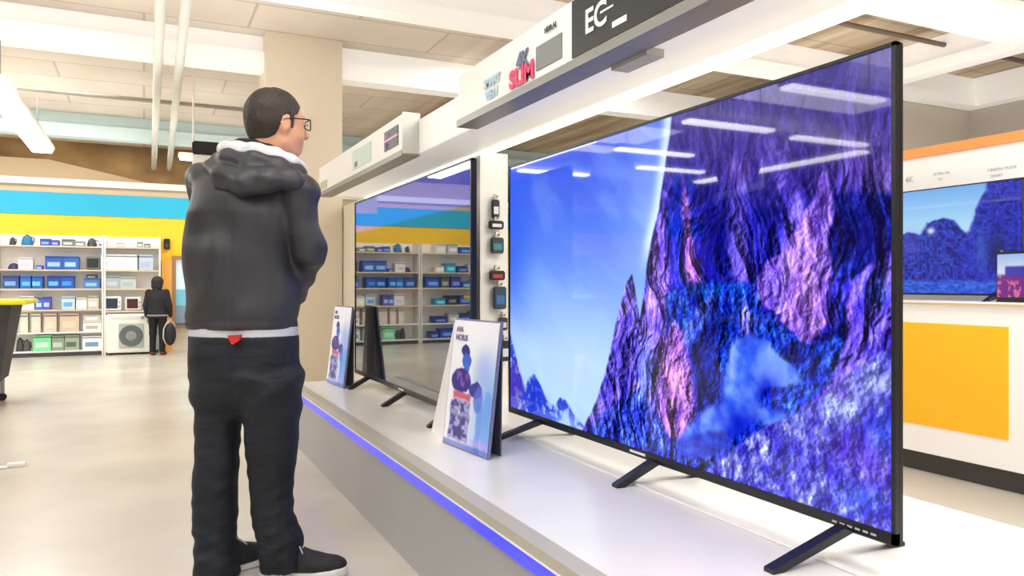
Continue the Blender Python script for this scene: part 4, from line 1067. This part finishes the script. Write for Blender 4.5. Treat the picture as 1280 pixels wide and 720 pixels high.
# jacket: torso, sleeves, hem, folds
JT = prof([(414,235.5,373.5,0,.66),(404,235.5,373.5,0,.67),(395,234.5,373,0,.66),(340,233.5,371,0,.66),(300,234,374,0,.66),(268,235,380,-.0,.64),(246,240,384,0,.58),(228,246,380,.0,.52),(212,262,372,.01,.5),(200,284,362,.02,.6)])
def folds(x, y, z, k=1.6):
    t = z*10+x*5; s_ = z*9-x*9
    return k*(.006*np.sin(t*2.1+4*vnoise(x*6,y*6,z*6,3))*vnoise(x*5,y*5,z*5,8)+.005*np.sin(s_*2.6+5*vnoise(x*5,y*5,z*5,13))*vnoise(x*6,y*6,z*4,18)+.006*(vnoise(x*14,y*14,z*10,21)-.5))
def jacket_fn(x, y, z):
    d = s_loft(x, y, z, JT, E1, E2, 2.3)
    d = smin(d, s_cap(x, y, z, P(262,226,.06), P(300,206,.02), .060, .06), .04)
    d = smin(d, s_cap(x, y, z, P(371,240,-.03), P(330,212,.0), .058, .06), .05)
    a = s_cap(x, y, z, SHR, ELR, .064, .058)
    a = smin(a, s_cap(x, y, z, ELR, WRR, .058, .040), .02)
    a = a + .004*np.sin(z*75+x*30)*vnoise(x*8,y*8,z*8,31)
    d = smin(d, a, .016)
    b = smin(s_cap(x, y, z, SHL, ELL, .062, .056), s_cap(x, y, z, ELL, WRL, .056, .040), .02)
    d = smin(d, b, .025)
    d = d + folds(x, y, z)
    hem = P(300,411,0)[2]
    d = d + .004*np.exp(-((z-hem-.032)/.004)**2)                 # stitched hem groove
    back = np.exp(-((x-P(305,300)[0])/.003)**2)*(y < -.05)*.0015   # centre back seam
    d = d + back
    d = smax(d, hem-z, .006)
    nz = P(330,196,.0)
    d = smax(d, -s_cap(x, y, z, P(336,192,.03), P(340,150,.06), .062, .075), .01)    # neck opening
    d = smax(d, -s_cap(x, y, z, WRR, tr(WRR,.12,-.12,-.03), .030, .030), .004)        # open cuffs
    return d
sdf_obj('jacket', jacket_fn, (-.30,-.26,.84), (.36,.44,1.58), .0065, JACKET, man, 1)
# hood lying over the shoulders, its pale lining and the dark inner collar
def hood_fn(x, y, z):
    A = [P(266,208,-.02), P(282,222,-.10), P(308,228,-.140), P(338,224,-.140), P(366,226,-.11), P(386,236,-.03)]
    R = [.030,.044,.048,.042,.034,.022]
    d = None
    for i in range(5):
        c = s_cap(x, y, z, A[i], A[i+1], R[i], R[i+1]); d = c if d is None else smin(d, c, .02)
    T = [P(274,200,.02), P(286,196,-.06), P(316,200,-.10), P(348,207,-.09), P(372,216,-.03), P(378,222,.05)]
    for i in range(5): d = smin(d, s_cap(x, y, z, T[i], T[i+1], .026, .024), .035)
    d = d + .004*np.sin((z+x*.5)*95+4*vnoise(x*9,y*9,z*9,4))*vnoise(x*7,y*7,z*7,44)+.006*(vnoise(x*22,y*22,z*22,50)-.5)
    return d
sdf_obj('hood', hood_fn, (-.20,-.26,1.34), (.30,.16,1.60), .0055, JACKET, man, 1)
LINING = mat('lining', rgb(216,216,220), .8, var=.12, vscale=30, bump=.4, bscale=50)
def lining_fn(x, y, z):
    T = [P(283,187,.04), P(296,188,-.035), P(318,190,-.07), P(344,196,-.065), P(362,204,-.03), P(372,212,.03), P(374,216,.09)]
    d = None
    for i in range(6):
        c = s_cap(x, y, z, T[i], T[i+1], .034, .030); d = c if d is None else smin(d, c, .015)
    return d+.004*(vnoise(x*40,y*40,z*40,2)-.5)
sdf_obj('hood_lining', lining_fn, (-.16,-.16,1.42), (.26,.16,1.60), .005, LINING, man, 1)
cp = [P(291,180,.06), P(300,176.5,-.0), P(318,177,-.045), P(338,184,-.05), P(354,194,-.02), P(366,206,.03)]
cm = MB(); 
pts = []
for i in range(len(cp)-1):
    for t in np.linspace(0, 1, 5, endpoint=False): pts.append(tuple(np.array(cp[i])*(1-t)+np.array(cp[i+1])*t))
pts.append(cp[-1])
cm.tube(pts, .012, 10).build('collar', mat('collar_dark', rgb(34,34,34), .8), man, smooth=True)
# shirt hem below the jacket
sh = MB(); n = 40; r0 = [r for r in prof([(408,239,371,0,.66),(419.5,240,371,0,.66)])]
vs = []; fs = []
for (zz, ca, cb, wl, wf) in r0:
    for k in range(n):
        t = 2*math.pi*k/n; q = 2/2.3
        vs.append((ca+wl*math.copysign(abs(math.cos(t))**q, math.cos(t)), cb+wf*math.copysign(abs(math.sin(t))**q, math.sin(t)), zz))
for k in range(n): fs.append((k,(k+1)%n,n+(k+1)%n,n+k))
sh.add(vs, fs).build('shirt_hem', mat('shirt_grey', rgb(206,208,214), .8), man, smooth=True)
# jeans
HIPS = prof([(418,239,371.5,0,.66),(440,239,372.5,0,.68),(470,241,373,0,.66),(490,245,373,0,.62),(506,256,366,0,.5),(516,276,350,0,.36)])
LL = prof([(470,243,306,.03,1.15),(505,246,302,.03,1.1),(540,246,299,.02,1.1),(575,245,297,.0,1.1),(600,243,296,.0,1.05),(640,243,295,.01,1.05),(680,245,295,.01,1.05),(700,245,297,.0,1.1),(719,245,299,.0,1.15)])
RL = prof([(470,300,374,-.03,1.05),(505,306,374,-.03,1.0),(540,307,373,-.02,.95),(575,310,370,-.01,.95),(600,312,366,-.01,.95),(640,316,366,-.01,.98),(662,320,374,-.01,1.0),(674,322,379,-.01,1.0),(690,324,378,-.01,1.0),(704,326,377,-.01,1.0),(711,327,377,-.01,1.0)])
def jeans_fn(x, y, z):
    d = s_loft(x, y, z, HIPS, E1, E2, 2.4)
    l = s_loft(x, y, z, LL, E1, E2, 2.2); r = s_loft(x, y, z, RL, E1, E2, 2.2)
    kn = np.exp(-((z-P(0,590)[2])/.14)**2)+1.3*np.exp(-((z-.13)/.10)**2)
    wr = np.sin((z+.35*x)*70+5*vnoise(x*7,y*7,z*7,61))*vnoise(x*7,y*7,z*9,66)
    wr2 = np.sin((z-.5*x)*105+6*vnoise(x*9,y*9,z*9,161))*vnoise(x*8,y*8,z*10,166)
    fo = (.0030*wr+.0030*wr2)*(.15+kn)+.005*(vnoise(x*13,y*13,z*9,70)-.5)+.004*(vnoise(x*26,y*26,z*34,75)-.5)*kn
    d = smin(d, l+fo, .045); d = smin(d, r+fo, .045)
    seat = .006*np.sin((z-.6*x)*46+4*vnoise(x*6,y*6,z*6,80))*np.exp(-((z-.68)/.10)**2)
    d = d+seat
    sd = np.exp(-((x-P(361,500)[0]-.01*(z-.5))/.004)**2)*(z < .83)*.002     # side seam
    cs_ = .004*np.exp(-((x-P(302,460)[0])/.006)**2)*(y < -.04)*(z > .66)
    return d+sd+cs_
sdf_obj('jeans', jeans_fn, (-.26,-.22,.0), (.28,.24,.90), .0065, JEANS, man, 1)
# red pocket tab
q0 = P(292,424,-.155)
MB().add([(q0[0]-.022,q0[1],q0[2]+.012),(q0[0]+.022,q0[1]+.004,q0[2]+.014),(q0[0]+.018,q0[1]+.004,q0[2]-.004),(q0[0]-.006,q0[1],q0[2]-.020),(q0[0]-.022,q0[1]+.02,q0[2]+.012),(q0[0]+.022,q0[1]+.02,q0[2]+.014),(q0[0]+.018,q0[1]+.02,q0[2]-.004),(q0[0]-.006,q0[1]+.02,q0[2]-.020)],
   [(0,1,2,3),(7,6,5,4),(0,4,5,1),(1,5,6,2),(2,6,7,3),(3,7,4,0)]).build('pocket_tab', mat('tab_red', rgb(200,40,36), .6), man)
# trainers
SHOE = mat('shoe_black', rgb(36,36,38), .7, bump=.3, bscale=150); SOLE = mat('sole_white', rgb(240,240,238), .5); LACE = mat('lace_pale', rgb(200,200,200), .7)
def shoe(hx, hy, deg, name_lace=True):
    f = U2(deg); l = np.array([f[1], -f[0]])
    q = lambda a, s, u: (hx+f[0]*a+l[0]*s, hy+f[1]*a+l[1]*s, u)
    ax3 = [(f[0],f[1],0),(l[0],l[1],0),(0,0,1)]
    def up(x, y, z):
        d = s_cap(x, y, z, q(.035,0,.058), q(.05,0,.115), .040, .040)
        d = smin(d, s_ell(x, y, z, q(.045,0,.050), (.060,.040,.048), ax3), .03)
        d = smin(d, s_cap(x, y, z, q(.09,0,.085), q(.16,0,.052), .036, .038), .03)
        d = smin(d, s_ell(x, y, z, q(.205,-.004,.042), (.078,.048,.034), ax3), .03)
        d = smin(d, s_ell(x, y, z, q(.13,0,.040), (.10,.042,.034), ax3), .02)
        return smax(d, .024-z, .004)
    o = sdf_obj('shoe', up, (hx-.32,hy-.32,.0), (hx+.32,hy+.32,.18), .0055, SHOE, man, 1)
    def so(x, y, z):
        a = (x-hx)*f[0]+(y-hy)*f[1]; s = (x-hx)*l[0]+(y-hy)*l[1]
        w_ = np.interp(a, [-.03,0,.06,.13,.20,.25,.285], [.012,.036,.040,.040,.050,.042,.012])
        d = np.abs(s+.002)-w_; d = smax(d, np.abs(a-.128)-.158, .02)
        top = np.interp(a, [-.03,.1,.2,.29], [.032,.028,.030,.040])
        return smax(smax(d, z-top, .006), .001-z, .004)
    s_ = sdf_obj('sole', so, (hx-.32,hy-.32,-.01), (hx+.32,hy+.32,.06), .0055, SOLE, man, 1); s_.parent = o
    m = MB()
    for i, a in enumerate((.10,.123,.146)):
        u = .122-i*.016
        m.tube([q(a,-.026,u-.014), q(a+.004,0,u+.004), q(a,.026,u-.014)], .0035, 6)
    m.tube([q(.09,.0,.125), q(.085,.03,.150), q(.10,.05,.128), q(.095,.01,.126)], .0032, 6)
    m.tube([q(.09,.0,.125), q(.10,-.02,.165), q(.112,-.03,.145), q(.095,-.005,.126)], .0032, 6)
    m.tube([q(.09,.0,.125), q(.12,.03,.118), q(.135,.05,.10)], .003, 6)
    m.build('laces', LACE, o, smooth=True)
    return o
a0 = P(350,700,-.01); shoe(a0[0]-.045, a0[1], 86)
a1 = P(268,700,.02); shoe(a1[0]-.012, a1[1]-.05, 38)

# ================================================================== the person by the shelves
p2x, p2y = sx(197, 12.6), 12.6
pf = empty('person', (p2x, p2y, 0), 'small distant person in black clothes with a black bag standing by the washing machine', 'person', rz=math.radians(-18))
K = 1.17/1.70
V3 = lambda a, b, c: (a*K, b*K, c*K)
COAT = mat('coat_black', rgb(30,30,34), .8); PANT = mat('pants_black', rgb(18,19,22), .8); DHAIR = mat('dark_hair', rgb(34,28,26), .6)
def pb(x, y, z):
    c = lambda a, b, r1, r2: s_cap(x, y, z, V3(*a), V3(*b), r1*K, r2*K)
    d = s_ell(x, y, z, V3(0,0,1.58), (.078*K,.092*K,.112*K))
    d = smin(d, c((0,.02,1.52),(0,.05,1.49),.055,.05), .02*K)
    d = smin(d, c((0,.10,1.575),(0,.115,1.55),.010,.014), .01*K)
    for s in (-1,1): d = smin(d, s_ell(x, y, z, V3(s*.082,0,1.57), (.012*K,.02*K,.03*K)), .01*K)
    d = smin(d, c((0,-.01,1.50),(0,-.01,1.36),.05,.06), .03*K)
    d = smin(d, s_loft(x, y, z, [(h*K,0,0,w_*K,f*K) for h,w_,f in ((.85,.15,.10),(1.05,.13,.095),(1.25,.17,.11),(1.38,.15,.08))], E1, E2), .05*K)
    for s in (-1,1):
        d = smin(d, c((s*.18,0,1.36),(s*.24,.0,1.08),.05,.042), .04*K); d = smin(d, c((s*.24,0,1.08),(s*.245,.08,.84),.042,.028), .02*K)
        d = smin(d, c((s*.245,.08,.84),(s*.245,.10,.77),.024,.028), .02*K)
        for k in range(4): d = smin(d, c((s*.245,.075+.018*k,.765),(s*.24,.085+.018*k,.685+.008*abs(k-1.5)),.010,.008), .006*K)
        d = smin(d, c((s*.24,.06,.81),(s*.215,.075,.74),.012,.009), .008*K)
        d = smin(d, c((s*.09,0,.88),(s*.10,.01,.48),.085,.058), .04*K); d = smin(d, c((s*.10,.01,.48),(s*.10,-.02,.07),.055,.036), .02*K)
    return d
pf.location.z = 0
sdf_obj('body', pb, (-.25,-.14,.03), (.25,.16,1.22), .008, SKIN, pf)
def pcoat(x, y, z):
    c = lambda a, b, r1, r2: s_cap(x, y, z, V3(*a), V3(*b), r1*K, r2*K)
    d = s_loft(x, y, z, [(h*K,0,0,w_*K,f*K) for h,w_,f in ((.80,.205,.15),(1.0,.19,.135),(1.25,.205,.14),(1.38,.19,.11),(1.44,.10,.09))], E1, E2)
    for s in (-1,1):
        d = smin(d, c((s*.18,0,1.37),(s*.245,.0,1.08),.072,.06), .03*K); d = smin(d, c((s*.245,0,1.08),(s*.248,.07,.86),.06,.045), .02*K)
    return d+.008*K*(vnoise(x*30,y*30,z*20,6)-.5)
sdf_obj('coat', pcoat, (-.26,-.16,.5), (.26,.17,1.05), .008, COAT, pf)
sdf_obj('trousers', lambda x, y, z: np.minimum(*[smin(s_cap(x,y,z,V3(s*.09,0,.88),V3(s*.10,.01,.48),.105*K,.075*K), s_cap(x,y,z,V3(s*.10,.01,.48),V3(s*.10,-.015,.09),.072*K,.062*K), .02) for s in (-1,1)]), (-.2,-.13,.0), (.2,.13,.72), .008, PANT, pf)
sdf_obj('hair', lambda x, y, z: smax(smin(s_ell(x,y,z,V3(0,-.012,1.60),(.125*K,.125*K,.125*K)), s_cap(x,y,z,V3(-.04,-.05,1.5),V3(.04,-.05,1.5),.075*K,.075*K), .03), -s_ell(x,y,z,V3(0,.115,1.55),(.075*K,.06*K,.10*K)), .01), (-.14,-.16,.92), (.14,.12,1.24), .006, DHAIR, pf)
MB().tube([V3(.085*math.cos(t),.005+.085*math.sin(t),1.455) for t in np.linspace(0,2*math.pi,19)], .016, 8, caps=False).build('scarf', mat('scarf_pale', rgb(206,206,206), .8), pf, smooth=True)
MB().tube([V3(.205*math.cos(t),.15*math.sin(t),.865) for t in np.linspace(0,2*math.pi,25)], .012, 8, caps=False).build('belt', mat('belt_grey', rgb(140,140,142), .5), pf, smooth=True)
for s in (-1,1):
    o_ = sdf_obj('shoe', lambda x, y, z: smax(smin(s_cap(x,y,z,V3(s*.10,-.03,.05),V3(s*.115,.14,.035),.045*K,.040*K), s_cap(x,y,z,V3(s*.10,-.02,.05),V3(s*.10,-.02,.11),.045*K,.042*K), .02), -z, .003), (-.15,-.12,-.01), (.15,.18,.12), .007, mat('shoe_maroon', rgb(110,42,34), .6), pf)
bag = empty('handbag', (p2x+.17, p2y-.06, .14), 'black rounded handbag with a pale loop handle held by the distant person', 'bag')
sdf_obj('bag_body', lambda x, y, z: s_ell(x,y,z,(0,0,.17),(.085,.05,.17)), (-.12,-.09,-.02), (.12,.09,.38), .01, mat('bag_black', rgb(24,24,26), .5), bag)
MB().tube([(-.06,-.02,.03),(-.095,-.045,.12),(-.09,-.05,.25),(-.05,-.02,.34),(0,0,.39),(.045,0,.34),(.06,0,.28)], .010, 8).build('handle', mat('handle_grey', rgb(196,196,194), .5), bag, smooth=True)
